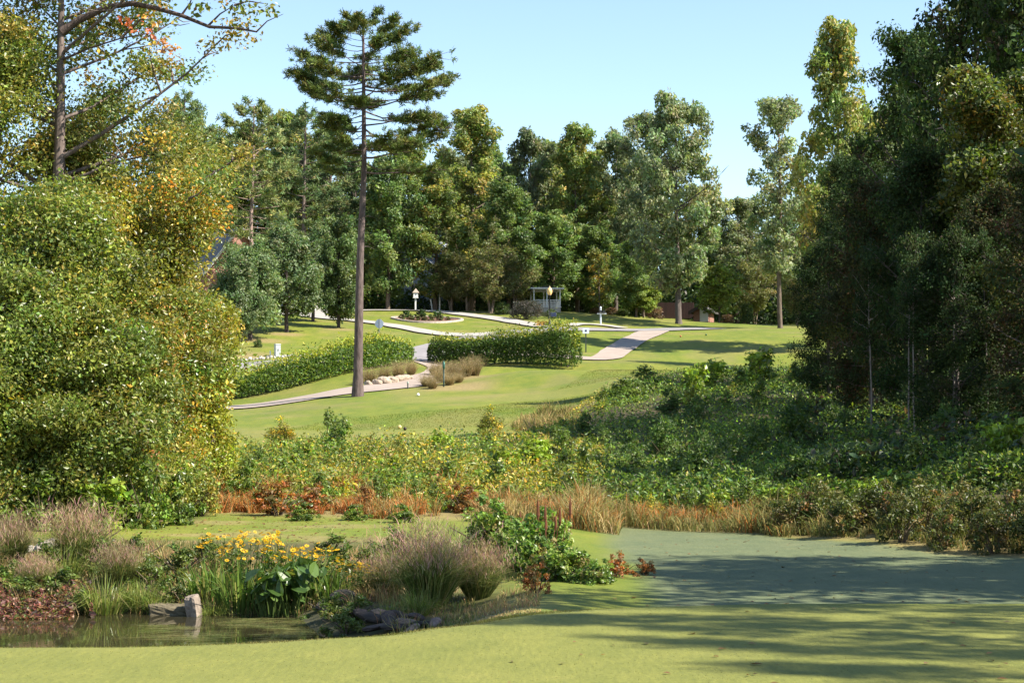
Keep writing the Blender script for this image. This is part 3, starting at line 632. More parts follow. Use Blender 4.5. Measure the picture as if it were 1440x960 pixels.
BG = [
 # key, px, depth, top py, width px, label
 ('pine', 258, 172, 131, 105, 'round topped pine rising behind the yellowing trees'),
 ('pine2', 352, 176, 146, 125, 'pale crooked trunk pine behind the rounded pear trees'),
 ('pine', 425, 186, 152, 120, 'dense dark pine standing behind the tall lone pine, towards the pear trees'),
 ('pine', 462, 192, 185, 120, 'dark pine just behind the tall lone pine trunk, pear tree side'),
 ('maple', 545, 186, 222, 120, 'broad green tree directly behind the tall lone pine, gazebo side'),
 ('gum', 612, 188, 240, 110, 'olive tree between the tall lone pine and the grey crowned wood tree'),
 ('poplar', 664, 197, 152, 120, 'tall olive grey tree with ragged pointed top behind the lawn island'),
 ('maple', 716, 186, 262, 110, 'bright green lower tree behind the small crape myrtles'),
 ('oak', 748, 202, 190, 110, 'dark green tree in the middle of the wood behind the gazebo'),
 ('gum', 812, 197, 176, 110, 'sunlit broad tree behind the gazebo roof'),
 ('oak', 866, 200, 188, 110, 'dark rounded tree between the gazebo and the large oak'),
 ('slim', 905, 194, 153, 80, 'slender knobbly topped tree beside the large oak'),
 ('oak', 955, 176, 140, 150, 'large oak with thick dark trunk on the lawn beside the cart path'),
 ('slim', 1038, 200, 275, 80, 'thin trunked small tree between the large oak and pale trunk tree'),
 ('slim', 1098, 168, 130, 105, 'tree with straight pale grey trunk standing alone on the fairway edge'),
 ('poplar', 1180, 140, 33, 135, 'tallest sunlit poplar beside the dark forest edge'),
 ('maple', 780, 190, 305, 95, 'lower dark green tree in the shade behind the gazebo'),
 ('maple', 845, 192, 320, 85, 'small green tree in the shade by the twin mailboxes'),
 ('maple', 895, 186, 335, 75, 'short lit tree beside the large oak trunk, mailbox side'),
]
for a in BG: place(*a, group=HW)
BR = [('gum', 350, 200, 178, 125), ('maple', 298, 203, 200, 115), ('gum', 402, 201, 158, 120), ('maple', 255, 206, 165, 105), ('pine', 300, 215, 205, 110), ('gum', 385, 218, 215, 120), ('maple', 440, 220, 230, 110), ('oak', 500, 216, 225, 110), ('poplar', 575, 218, 205, 110), ('oak', 640, 222, 215, 120), ('maple', 700, 220, 222, 110), ('gum', 775, 220, 200, 110),
      ('poplar', 835, 222, 215, 100), ('maple', 925, 220, 225, 110), ('gum', 990, 222, 260, 100), ('oak', 1060, 225, 285, 110), ('maple', 1120, 215, 290, 110), ('pine', 230, 205, 180, 110), ('gum', 530, 205, 260, 100), ('oak', 680, 208, 245, 110), ('maple', 815, 208, 250, 110), ('oak', 880, 210, 262, 100), ('gum', 320, 200, 250, 120), ('maple', 1015, 212, 330, 100), ('gum', 1180, 200, 240, 120), ('oak', 1250, 180, 150, 150)]
for k, px, d, tpy, wd in BR:
    place(k, px, d, tpy, wd, 'tree deep in the hilltop wood half hidden by the front row', group='trees deep in the hilltop wood')
# ------------------------------------------------------------------ lawn trees on the hill
def place2(pr, px, py, top, width, label, cat='tree', rz=0., group=None, first=False, dd=None):
    b = hit(px, py) if dd is None else gp(px, dd)
    d = b[1]; s = (zpix(top, d)-b[2])/pr['h0']; sx = width*d/F/pr['w0']
    if first:
        r = pr; r.location = b; r.rotation_euler = (0, 0, rz); r.scale = (sx, sx, s); tag(r, label, cat, group)
    else:
        r = dup(pr, b, rz, (sx, sx, s), label, group); r['category'] = cat
    return r
PP = [(0, .75), (.2, 1), (.45, .98), (.7, .72), (.9, .38), (1, .15)]
PMUL = np.array([1.95, 1.8, 1.75])
pear = broadleaf('pear_tree', 41, 7.5, 1.5, sprof(2.9, PP), 44, 75, .22, PEAR, tr=.16, crad=.62, sub=7, rise=(.35, 1.2), gaps=.03, bark=(.07, .055, .05), flat=.95)
KID[pear.name] = [(c, kids(c)) for c in kids(pear)]
gpn = 'rounded grey green pear trees on the left lawn'
gpn = 'rounded grey green pear trees on the sloping lawn'
place2(pear, 352, 478, 362, 112, 'rounded pear tree with paired dark trunks closest to the yellowing trees', 'pear tree', .3, gpn, first=True)
place2(pear, 334, 486, 376, 80, 'smaller pear tree in front of the paired trunk pear, its base in pine straw', 'pear tree', 2.3, gpn)
place2(pear, 403, 467, 336, 110, 'middle rounded pear tree on the lawn above the utility box', 'pear tree', 1.3, gpn)
place2(pear, 440, 452, 346, 90, 'pear tree crown beside the driveway and dark evergreen tree', 'pear tree', 4.3, gpn)
ever = broadleaf('evergreen_tree', 42, 9, .9, sprof(2.1, [(0, .7), (.2, 1), (.6, .95), (.85, .6), (1, .2)]), 50, 70, .2, [((.042, .065, .022), 3), ((.06, .08, .025), 2), ((.03, .05, .02), 2)], tr=.14, crad=.5, sub=7, rise=(.4, 1.2), gaps=.02, bark=(.05, .04, .035), flat=1.1)
KID[ever.name] = [(c, kids(c)) for c in kids(ever)]
place2(ever, 476, 461, 318, 72, 'dark columnar evergreen tree on the lawn next to the tall lone pine trunk', 'evergreen tree', 0, None, first=True)
CM = [((.068, .078, .026), 3), ((.085, .09, .03), 2), ((.055, .07, .025), 2), ((.095, .085, .034), 1)]
myr = broadleaf('crape_myrtle', 43, 5, 1.4, sprof(2.1, [(0, .55), (.4, 1), (.75, .9), (1, .4)]), 40, 46, .17, CM, tr=.07, crad=.5, sub=6, rise=(.55, 1.2), gaps=.05, stems=4, bark=(.16, .12, .09), flat=.8)
KID[myr.name] = [(c, kids(c)) for c in kids(myr)]
gcm = 'crape myrtles behind the lawn island'
for n_, (px, dd, tpy, wd, lb) in enumerate([(634, 186, 383, 58, 'olive crape myrtle closest to the white birdhouse post'), (657, 184, 380, 62, 'second crape myrtle from the white birdhouse post'), (690, 180, 376, 78, 'broad olive crape myrtle in the middle of the row by the loop drive'), (724, 184, 378, 66, 'olive crape myrtle closest to the gazebo steps'),
     (1062, 196, 392, 66, 'small rounded olive tree between the thin trunk tree and the pale trunk tree'), (1122, 186, 398, 60, 'small rounded olive tree just past the pale trunk tree')]):
    place2(myr, px, 0, tpy, wd, lb, 'ornamental tree', n_*1.9, gcm if n_ < 4 else None, first=(n_ == 0), dd=dd)
    if n_ == 3: del myr['group']
tag(myr, group=gcm)
sap = broadleaf('sapling_tree', 44, 6, 1.2, sprof(1.9, [(0, .7), (.3, 1), (.7, .8), (1, .3)]), 30, 50, .22, [((.10, .135, .03), 3), ((.13, .15, .03), 2), ((.07, .10, .025), 2)], tr=.06, crad=.55, sub=6, gaps=.1, rise=(.2, .8))
KID[sap.name] = [(c, kids(c)) for c in kids(sap)]
place2(sap, 1012, 0, 375, 72, 'bright green small tree overhanging the brick shed', 'tree', 0, None, first=True, dd=186)
place2(sap, 905, 0, 398, 60, 'bright green small tree beside the large oak trunk and tan shrub', 'tree', 2, '', dd=186)
ylo = broadleaf('yellow_tree', 45, 7, 1.5, sprof(1.6, [(0, .7), (.4, 1), (.8, .7), (1, .3)]), 26, 30, .24, [((.17, .125, .02), 1.2), ((.11, .105, .02), 2), ((.06, .075, .02), 4)], tr=.06, crad=.5, sub=5, gaps=.3)
KID[ylo.name] = [(c, kids(c)) for c in kids(ylo)]
place2(ylo, 843, 0, 352, 46, 'thin green tree with a few yellow leaves behind the mailboxes', 'tree', 0, None, first=True, dd=184)
# ------------------------------------------------------------------ near trees on the left bank
PMUL = np.array([2.0, 1.78, 1.75])
def big_prof(R_): return sprof(R_, [(0, .75), (.25, 1), (.5, .95), (.75, .75), (1, .35)])
b = gp(78, 45)
lt = broadleaf('sweetgum_tree', 61, 16.5, 3.2, big_prof(4.6), 62, 230, .10, OLIVE+[((.20, .14, .02), .6), ((.15, .13, .025), 1.2)], tr=.27, crad=.78, sub=9, rise=(.0, .8), gaps=.16, mat=M_GLOSS, bark=(.13, .10, .085), bend=.012, rnd=1.0, out=.22, up=.3, flat=.6, shell=.62, az_bias=lambda az, t: (0 if math.cos(az+math.pi/2+.1) > .55 else 1.0))
lt.location = b; tag(lt, 'tall autumn tinged tree with visible dark trunk at the photo edge above the pond', 'tree')
lt['label'] = 'tall tree with visible straight dark trunk and thinning olive leaves above the pond bank'
# the long arching limb at the top with a few russet leaves
rng = np.random.default_rng(612)
arm = MB(); armleaf = MB(); d_ = 45.0
def lp(px, py, dd): return np.array([(px-720)/F*dd, dd, zpix(py, dd)])-b
limb = [lp(80, 45, 45), lp(105, 28, 45), lp(145, 10, 44.9), lp(180, 5, 44.8), lp(215, 12, 44.6), lp(250, 22, 44.4), lp(290, 38, 44.2), lp(330, 40, 44), lp(357, 45, 43.9), lp(372, 30, 43.8), lp(395, 20, 43.8)]
arm.tube(limb, [.12, .1, .085, .075, .065, .055, .045, .035, .025, .015, .006], 7, (.09, .065, .055))
twigs = [[lp(250, 22, 44.4), lp(262, 5, 44.3), lp(268, -12, 44.2)], [lp(288, 37, 44.2), lp(305, 20, 44.1), lp(325, 8, 44)], [lp(145, 10, 44.9), lp(130, -5, 45.2), lp(128, -22, 45.4)], [lp(80, 85, 45), lp(120, 68, 44.7), lp(165, 54, 44.5), lp(200, 48, 44.3), (lp(228, 66, 44.2))], [lp(165, 54, 44.5), lp(190, 30, 44.4), lp(205, 22, 44.3)], [lp(325, 8, 44), lp(345, 2, 44), lp(372, 6, 43.9)]]
for t_ in twigs: arm.tube(t_, np.linspace(.035, .008, len(t_)), 5, (.09, .065, .055))
M_RUS = [((.38, .11, .045), 3), ((.30, .14, .05), 2), ((.20, .13, .04), 1)]
cl = [lp(*q) for q in [(165, 28, 44.4), (198, 26, 44.3), (215, 36, 44.3), (205, 48, 44.3), (225, 58, 44.2), (237, 70, 44.2), (228, 72, 44.2), (180, 40, 44.3)]]
clump_leaves(armleaf, cl, .24, 13, rng, .13, M_RUS)
cl = [lp(*q) for q in [(268, -8, 44.2), (283, 8, 44.1), (275, 15, 44.1), (325, 8, 44), (340, 2, 44), (365, 8, 43.9), (330, 28, 44), (375, 14, 43.9), (300, -5, 44.1), (230, -2, 44.5), (150, 4, 44.8), (120, 5, 45), (110, 60, 44.7), (140, 70, 44.6), (150, 90, 44.6), (350, 20, 44), (310, 2, 44)]]
clump_leaves(armleaf, cl, .33, 22, rng, .14, SWEET)
arm.build('limb', M_BARK, lt, True); armleaf.build('foliage', M_GLOSS, lt)
def single(key, seed, px, d, top, width, label, pal, cb=1.0, nl=46, per=120, lsize=.092, sub=8, crad=.75, mat=None, tr=.14, cat='tree', prof=None, bark=(.10, .08, .07), **k):
    per = int(per*2.3); b = gp(px, d); Ht = zpix(top, d)-b[2]; Rr = width*d/F/2/1.12*.74
    r = broadleaf(key, seed, Ht, cb, prof(Rr) if prof else sprof(Rr, [(0, 1.0), (.3, 1.05), (.6, .95), (.85, .72), (1, .45)]), nl, per, lsize, pal, tr=tr, crad=crad*1.35, sub=sub, lvar=(.3, 1.4), cj=.24, stems=3, out=.22, up=.3, rnd=1.0, flat=.6, shell=.62, mat=mat or M_GLOSS, bark=bark, **k)
    r.location = b; return tag(r, label, cat)
single('yellowing_tree', 62, 188, 43, 245, 180, 'mid height tree turning orange and yellow towards the pear lawn', YELLOW+[((.13, .135, .022), 12), ((.085, .11, .02), 14), ((.13, .12, .025), 6)], cb=1.2, nl=50, per=125, crad=.72, rise=(.1, .9), gaps=.06)
single('broadleaf_tree', 63, 152, 47.5, 112, 200, 'dense olive green tree behind the yellowing tree, its top against the sky', OLIVE+[((.085, .11, .02), 2)], cb=1, nl=56, per=120, crad=.85, gaps=.08)
single('broadleaf_tree', 64, -75, 44, -60, 190, 'big leafy green tree cut by the photo edge next to the visible trunk', LEFTG+[((.2, .16, .02), .7)], cb=1.2, nl=56, per=125, crad=.85, gaps=.1)
single('green_tree', 65, 75, 39.5, 265, 230, 'full green tree low in front of the visible dark trunk', LEFTG+[((.13, .12, .02), 1.5)], cb=.7, nl=56, per=125, lsize=.09, crad=.7, gaps=.05, rise=(.0, .8))
single('green_tree', 66, 186, 40.5, 375, 195, 'rounded olive green tree below the orange crown, above the pond lawn', SWEET+LEFTG, cb=.6, nl=50, per=125, lsize=.088, crad=.6, gaps=.05, rise=(.0, .8))
single('yellow_green_tree', 67, 283, 47, 405, 62, 'small yellow green tree at the edge of the leafy bank facing the pears', [((.15, .16, .02), 3), ((.11, .14, .02), 3), ((.24, .19, .02), 1)], cb=.6, nl=34, per=100, lsize=.088, crad=.5, sub=7, gaps=.05)
single('green_tree', 68, -10, 37, 430, 190, 'low bushy green tree at the bottom edge of the leafy bank above pink grasses', LEFTG, cb=.4, nl=44, per=125, lsize=.085, crad=.55, gaps=.04, rise=(.0, .8))
single('green_tree', 81, 60, 38.3, 372, 190, 'broad green tree filling the leafy bank beneath the visible dark trunk', LEFTG+[((.13, .12, .02), 1.5)], cb=.3, nl=46, per=120, lsize=.086, crad=.55, gaps=.05, rise=(-.05, .8))
single('green_tree', 82, 165, 38.6, 430, 150, 'low olive tree in front of the rounded olive green tree', SWEET+LEFTG, cb=.3, nl=40, per=110, lsize=.086, crad=.5, gaps=.05, rise=(-.05, .8))
single('green_tree', 69, 120, 37.3, 480, 200, 'low bushy green tree hanging over the pond lawn corner', LEFTG+[((.09, .10, .02), 2)], cb=.3, nl=44, per=125, lsize=.085, crad=.5, gaps=.04, rise=(-.05, .8))
PMUL = np.array([1.0, 1.0, 1.0])  # forest leaf colours left dim so the tint carries its shade
# ------------------------------------------------------------------ dark forest on the right
def fprof(R_): return sprof(R_, [(0, .8), (.2, 1), (.5, .95), (.8, .6), (1, .2)])
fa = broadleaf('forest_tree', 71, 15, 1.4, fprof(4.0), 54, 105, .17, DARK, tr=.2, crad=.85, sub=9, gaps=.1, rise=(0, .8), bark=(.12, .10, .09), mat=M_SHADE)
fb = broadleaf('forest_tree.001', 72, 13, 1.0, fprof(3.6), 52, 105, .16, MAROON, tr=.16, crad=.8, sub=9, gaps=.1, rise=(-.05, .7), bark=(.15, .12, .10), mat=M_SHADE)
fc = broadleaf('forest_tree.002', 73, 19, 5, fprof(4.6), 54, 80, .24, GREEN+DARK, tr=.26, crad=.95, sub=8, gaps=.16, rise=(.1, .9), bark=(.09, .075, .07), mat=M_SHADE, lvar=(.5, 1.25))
for q in (fa, fb, fc): KID[q.name] = [(c, kids(c)) for c in kids(q)]
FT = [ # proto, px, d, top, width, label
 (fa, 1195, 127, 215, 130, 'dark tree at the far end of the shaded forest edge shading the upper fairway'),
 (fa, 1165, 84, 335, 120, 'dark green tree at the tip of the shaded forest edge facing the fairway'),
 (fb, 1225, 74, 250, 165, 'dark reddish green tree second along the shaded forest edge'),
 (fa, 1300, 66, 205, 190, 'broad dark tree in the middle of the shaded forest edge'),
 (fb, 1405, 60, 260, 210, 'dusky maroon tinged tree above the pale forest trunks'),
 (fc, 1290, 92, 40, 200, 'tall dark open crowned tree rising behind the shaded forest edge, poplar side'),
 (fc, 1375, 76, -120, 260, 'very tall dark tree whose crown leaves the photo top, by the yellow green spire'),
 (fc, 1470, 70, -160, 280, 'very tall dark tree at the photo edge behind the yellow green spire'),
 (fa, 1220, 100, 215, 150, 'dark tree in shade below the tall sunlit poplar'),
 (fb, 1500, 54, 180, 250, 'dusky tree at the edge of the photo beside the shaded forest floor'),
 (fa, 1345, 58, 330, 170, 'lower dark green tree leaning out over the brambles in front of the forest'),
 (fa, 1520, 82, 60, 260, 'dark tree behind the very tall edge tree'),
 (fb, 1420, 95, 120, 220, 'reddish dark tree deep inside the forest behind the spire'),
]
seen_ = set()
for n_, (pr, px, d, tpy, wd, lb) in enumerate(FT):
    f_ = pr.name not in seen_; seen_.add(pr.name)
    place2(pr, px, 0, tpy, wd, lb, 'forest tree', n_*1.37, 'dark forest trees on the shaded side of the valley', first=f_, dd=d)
single('spire_tree', 74, 1392, 64, 62, 150, 'pointed yellow green tree with orange tints in front of the tall dark trees', [((.085, .11, .02), 4), ((.13, .135, .022), 3), ((.20, .13, .02), 1.2), ((.06, .085, .02), 2)], cb=5.5, nl=50, per=95, lsize=.16, crad=.7, prof=lambda R_: sprof(R_, [(0, .8), (.25, 1), (.6, .7), (.85, .35), (1, .1)]), rise=(.3, 1.1), gaps=.08)
# slim pale trunks at the forest edge
sl = broadleaf('slender_tree.900', 75, 11, 6.5, sprof(1.8), 16, 60, .16, DARK, tr=.085, crad=.6, sub=5, gaps=.2, bark=(.24, .20, .175), bend=.05, mat=M_SHADE)
sl.name = 'slim_trunk_tree'
KID[sl.name] = [(c, kids(c)) for c in kids(sl)]
for n_, (px, d, tpy, wd) in enumerate([(1277, 60, 330, 60), (1286, 59, 360, 60), (1225, 66, 370, 55), (1340, 57.5, 320, 60), (1308, 61, 330, 60), (1388, 58, 330, 60)]):
    place2(sl, px, 0, tpy, wd, 'slim pale trunked tree among the dark trees at the shaded forest edge', 'forest tree', n_*2.1, 'slim pale trunks at the forest edge', first=(n_ == 0), dd=d)
# trees beyond the right of the frame whose crowns shade the fairway and the green
sh = broadleaf('shade_tree', 76, 17, 5, fprof(4.4), 30, 60, .28, GREEN, tr=.26, crad=1.0, sub=5, gaps=.3, rise=(.1, .8))
KID[sh.name] = [(c, kids(c)) for c in kids(sh)]
SH = [(14.5, 18.5, 1.0, .85), (16.5, 23.5, .82, .9), (20.5, 25.5, 1.0, .9), (27, 43, 1.1, 1.1), (23, 21, 1.2, .8), (29, 22, 1.25, .9), (21, 15.5, 1.1, .6), (21, 41.5, 1.15, 1.0), (23.5, 46.5, 1.2, 1.1), (20.5, 50, 1.0, 1.0)]
for n_, (x, y, s, sx) in enumerate(SH):
    if n_ == 0: r = sh; r.location = (x, y, h1(x, y)); r.scale = (sx, sx, s); tag(r, 'tall tree beyond the photo edge whose crown shades the fairway', 'tree', 'trees along the fairway side past the photo edge')
    else: dup(sh, (x, y, h1(x, y)), n_*1.9, (sx, sx, s))
PMUL = np.array([1.5, 1.5, 1.2])
for n_, (x, y, s, sz) in enumerate([(15, 8.2, .42, 1.25), (14.5, 9.6, .42, 1.25), (14, 11.3, .6, 1.3), (14.5, 12.9, .5, 1.4), (13, 14.6, .6, 1.25)]):
    dup(sl, (x, y, h1(x, y)), n_*1.7, (s, s, sz), 'slender tree past the photo edge casting a narrow shadow over the green', 'slender trees past the photo edge beside the green')
# ------------------------------------------------------------------ hedges
def hedge(name, pts, wid, hts, label, seed, pal, per_m=1500, lsize=.16):
    rng = np.random.default_rng(seed); L = smooth_line(pts, .4); n = len(L); tg = nrm(np.gradient(L, axis=0)); nv = np.stack([-tg[:, 1], tg[:, 0]], 1)
    ln = n*.4; N = int(per_m*ln*.4)
    k = rng.random(N)*(n-1); i = k.astype(int); c = L[i]+(L[np.minimum(i+1, n-1)]-L[i])*(k-i)[:, None]
    hh = np.interp(k/(n-1), np.linspace(0, 1, len(hts)), hts)
    hh = hh*(1+.22*(fbm(k*.4, k*0, 1.6, seed, 3)-.5)*2)
    a = rng.uniform(0, math.pi, N)
    ex = .55
    ox = np.sign(np.cos(a))*np.abs(np.cos(a))**ex; oz = np.sin(a)**ex
    rr = 1-.35*rng.random(N)**1.3
    lump = 1+.17*(vnoise(k*.4+7*ox, oz*3+k*.1, .75, seed+3)-.5)*1.5
    lump = lump+(rng.random(N) < .09)*rng.uniform(0, .34, N)
    endf = np.minimum(1, np.minimum(k, n-1-k)*.4/(.8)+.25)**.5
    pos2 = c+nv[i]*(ox*wid/2*rr*lump*endf)[:, None]
    low = np.where(rng.random(N) < .42, rng.random(N)*.72+.03, oz*rr*lump)
    z = H(pos2[:, 0], pos2[:, 1])+.12+hh*low*endf
    pos = np.stack([pos2[:, 0], pos2[:, 1], z], 1)
    ow = nrm(np.stack([nv[i][:, 0]*ox, nv[i][:, 1]*ox, oz*.9], 1))
    # sunlit top painted in: most upper leaves tinted bright yellow green
    lit_top = (low > .82) & (rng.random(N) < .75)
    tint = pick(pal, N, rng); lit_tint = pick([((.20, .20, .025), 2), ((.14, .17, .025), 2), ((.27, .24, .03), 1)], N, rng); tint[lit_top] = lit_tint[lit_top]
    mb = MB(); v, f = leaf_quads(pos, ow, rng, lsize, .5, up=.2, rnd=.8); mb.add(v, f, jitter(tint, rng, .22), 0)
    st = mb
    for q in range(int(ln/.9)):
        j = min(n-1, int((q+.5)*.9/.4)); p = np.array([L[j, 0]+rng.normal(0, .1), L[j, 1]+rng.normal(0, .1), 0]); p[2] = h1(p[0], p[1])-.1
        for w_ in range(3): st.tube(np.array([p, p+[rng.normal(0, .2), rng.normal(0, .2), .7], p+[rng.normal(0, .4), rng.normal(0, .4), 1.3]]), [.035, .025, .012], 5, (.05, .04, .035), 1)
    m0 = L[n//2]; off = np.array([m0[0], m0[1], h1(*m0)], np.float32); mb.v = [a_-off for a_ in mb.v]
    root = mb.build(name, [M_LEAF, M_BARK]); root.location = off
    return tag(root, label, 'hedge', 'clipped hedges along the cart path')
HG = [((.055, .095, .018), 3), ((.075, .115, .020), 3), ((.04, .07, .018), 2)]
hedge('hedge', [gp(250, 116.5), gp(330, 118.5), gp(400, 120), gp(470, 122.5), gp(530, 126), gp(572, 130)], 2.3, [1.8, 1.8, 1.85, 1.95, 2.1, 1.7], 'long leafy hedge climbing from the yellow trees past the tall pine trunk', 81, HG+[((.13, .16, .02), 1.5)], 4400)
hedge('hedge', [gp(606, 134), gp(660, 132.5), gp(720, 131), gp(780, 129.2), gp(818, 128)], 2.3, [2.0, 2.3, 2.4, 2.7, 2.9], 'dark fronted hedge with sunlit top tinted yellow green in front of the lawn island', 82, HG, 5200)
PMUL = np.array([1.85, 1.8, 1.45])
# ------------------------------------------------------------------ shrubs and brush
def shrub(name, seed, w, h, pal, lsize=.12, ncl=34, per=45, mat=None, stems=7, flat=.8, aspect=.55, up=.45, crad=None, round_=False, bark=(.10, .075, .05), spire=0.0):
    rng = np.random.default_rng(seed); mb = MB(); cs = []
    for i in range(stems):
        az = i*2.4+rng.normal(0, .3); l = rng.uniform(.4, 1)*w*.42; top = np.array([math.cos(az)*l, math.sin(az)*l, h*rng.uniform(.6, 1)*(1-.35*(l/(w*.5))**2)])
        mb.tube(np.array([[0, 0, -.1], top*[.35, .35, .5], top]), [.03, .02, .008], 4, bark, 1)
    for i in range(ncl):
        a = rng.uniform(0, 6.28); q = rng.random()**.6; zz = rng.random()**.8
        rad = w*.42*math.sqrt(max(0, 1-zz**2))**(.5 if round_ else 1)*q if round_ else w*.42*q*(1-.6*zz)
        k = 1+.25*rng.normal() if not round_ else 1
        cs.append((math.cos(a)*rad, math.sin(a)*rad, max(.1, h*zz*.88*k*(1+spire*(rng.random() < .15)))))
    cr = crad or min(w, h)*.17
    clump_leaves(mb, cs, cr*rng.uniform(.7, 1.3, len(cs)), per, rng, lsize, pal, 0, flat=flat, aspect=aspect, up=up, center=(0, 0, h*.25))
    o = mb.build(name, [mat or M_LEAF, M_BARK]); o['h0'] = h; o['w0'] = w; return o
def ocopy(o, loc, rz=0, s=(1, 1, 1), label=None, cat=None, group=None, first=False):
    c = o if first else o.copy()
    if not first: COL.objects.link(c)
    c.location = loc; c.rotation_euler = (0, 0, rz); c.scale = s
    for k, v_ in (('label', label), ('category', cat), ('group', group)):
        if v_: c[k] = v_
        elif not first and k == 'group' and k in c: del c[k]
    return c
LIME = [((.11, .155, .022), 3), ((.14, .175, .025), 2), ((.08, .12, .02), 2)]
GOLDN = [((.085, .10, .02), 4), ((.14, .13, .026), 3), ((.25, .18, .02), 1), ((.16, .12, .05), 1)]
BRUSH = [((.06, .095, .020), 3), ((.085, .12, .022), 3), ((.045, .07, .02), 2), ((.11, .12, .025), 1)]
RUST = [((.26, .10, .03), 3), ((.34, .14, .04), 2), ((.17, .09, .035), 2), ((.10, .09, .03), 1)]
b1 = shrub('brush_shrub', 201, 2.6, 1.7, BRUSH, .13, 40, 55, M_GLOSS)
b2 = shrub('goldenrod_shrub', 202, 2.0, 1.4, GOLDN, .085, 46, 55, spire=.3)
b3 = shrub('broadleaf_shrub', 203, 2.2, 2.2, LIME, .19, 34, 34, M_GLOSS, aspect=.7, spire=.25)
b4 = shrub('dark_shrub', 204, 3.0, 1.8, DARK+[((.06, .09, .022), 3)], .14, 44, 60)
b5 = shrub('bramble_shrub', 205, 2.6, 1.0, BRUSH+[((.12, .10, .03), 1)], .10, 40, 55, M_GLOSS)
rng = np.random.default_rng(77)
kinds = [(b1, 'rounded mid green shrub in the wild brush below the tees', 'shrub', 'mid green brush shrubs'), (b2, 'feathery yellow green goldenrod shrub in the brush below the tees', 'shrub', 'goldenrod shrubs in the brush'), (b3, 'broad leaved lime green sapling shrub standing up out of the brush', 'shrub', 'lime broad leaved shrubs'), (b4, 'dark green shrub in the shaded brush by the forest', 'shrub', 'dark shrubs in the shaded brush'), (b5, 'low bramble shrub at the lower edge of the brush', 'shrub', 'low brambles at the brush edge')]
cnt = [0]*5
def put(kd, x, y, s, sz=None, label=None):
    o, lb, ct, g = kinds[kd]
    ocopy(o, (x, y, h1(x, y)-.05), rng.uniform(0, 6.28), (s, s, sz or s), label or lb, ct, g if not label else None, first=(cnt[kd] == 0 and not label))
    if not label: cnt[kd] += 1
for kd in range(5):   # first of each kind at a known spot
    px, d = [(480, 62), (560, 56), (980, 88), (1120, 60), (700, 46)][kd]; p = gp(px, d); put(kd, p[0], p[1], 1.0)
tries = 0; pl = []
while len(pl) < 175 and tries < 6000:
    tries += 1
    d = 44+72*rng.random()**1.25; u = rng.uniform(255, 1420)
    if d > brush_top(u)-1.6 or d < brush_bot(u)+1.5: continue
    if u < 300 and d > 50: continue
    x = (u-720)/F*d
    if any((x-a)**2+(d-c)**2 < 1.15**2 for a, c in pl): continue
    pl.append((x, d))
    shade = u > 830+60*math.sin(d*.3) and d < 85
    topd = brush_top(u)-d
    r = rng.random()
    if d < brush_bot(u)+5: kd = 4 if r < .6 else (0 if r < .8 else 1)
    elif shade: kd = 3 if r < .55 else (0 if r < .8 else 4)  # shaded stretch leans on dark shrubs, shade carried by leaf colour
    elif u > 800: kd = 0 if r < .5 else (2 if r < .75 else 1)
    else: kd = 1 if r < .5 else (0 if r < .85 else 2)
    s = rng.uniform(.55, .95)*(1 if topd > 6 else .72)*(.85 if u < 760 else .78)
    if d > 66 and u < 760: s *= .75
    if topd < 14 and u > 800: s *= .75
    put(kd, x, d, s, s*rng.uniform(.8, 1.15))
# individually recognisable shrubs
def named(kd, px, py, d, wpx, hpx, label, cat='shrub'):
    o = kinds[kd][0]; p = gp(px, d); sx = wpx*d/F/o['w0']*1.05; sz = hpx*d/F/o['h0']*1.05
    c = ocopy(o, p-[0, 0, .05], rng.uniform(0, 6.28), (sx, sx, sz), label, cat); return c
named(2, 1003, 0, 98, 78, 46, 'sunlit lime green shrub at the top of the brush left of the fairway shadow'.replace('left of', 'below'))
named(2, 1070, 0, 98, 62, 62, 'taller upright lime shrub beside the shaded mound')
named(0, 910, 0, 97, 90, 30, 'wide sunlit shrub at the crest of the brush beside the upper tee')
named(0, 880, 0, 90, 80, 30, 'rounded green shrub at the crest of the brush above the tan grass')
named(0, 465, 0, 74, 54, 48, 'round leafy shrub standing up at the edge of the lower tee')
named(1, 395, 0, 76, 70, 36, 'feathery shrub breaking the edge of the lower tee near the yellow trees')
named(1, 690, 0, 80, 60, 40, 'thin weedy shrub at the tan edge of the lower tee')
named(2, 1415, 0, 46, 95, 95, 'large leaved green sapling in front of the forest floor at the photo edge')
named(4, 1150, 0, 44, 110, 55, 'low broad leaved bramble under the pale forest trunks')
for kd, px, d, w_, h_, lb in [(0, 60, 36.2, 130, 70, 'leafy shrub at the foot of the leafy bank above the largest pink grass'), (2, 150, 36.4, 90, 80, 'lime broad leaved shrub under the leafy bank'), (0, 205, 37.2, 110, 85, 'mid green shrub at the foot of the leafy bank beside the pond lawn'), (4, 255, 38.4, 110, 60, 'low bramble at the corner of the pond lawn under the leafy bank'), (1, 285, 41.5, 80, 75, 'feathery yellow green shrub at the pond lawn corner'), (0, -10, 36, 130, 80, 'leafy shrub under the leafy bank cut by the photo edge'), (3, 110, 38, 170, 90, 'dark shrub filling the hollow under the leafy bank'), (2, 240, 41, 80, 95, 'lime broad leaved shrub beneath the rounded olive green tree'), (3, 190, 39.5, 190, 80, 'dark shrub behind the mid green shrub under the leafy bank'), (3, 20, 38.5, 180, 90, 'dark shrub in the hollow by the photo edge')]:
    named(kd, px, 0, d, w_, h_, lb)
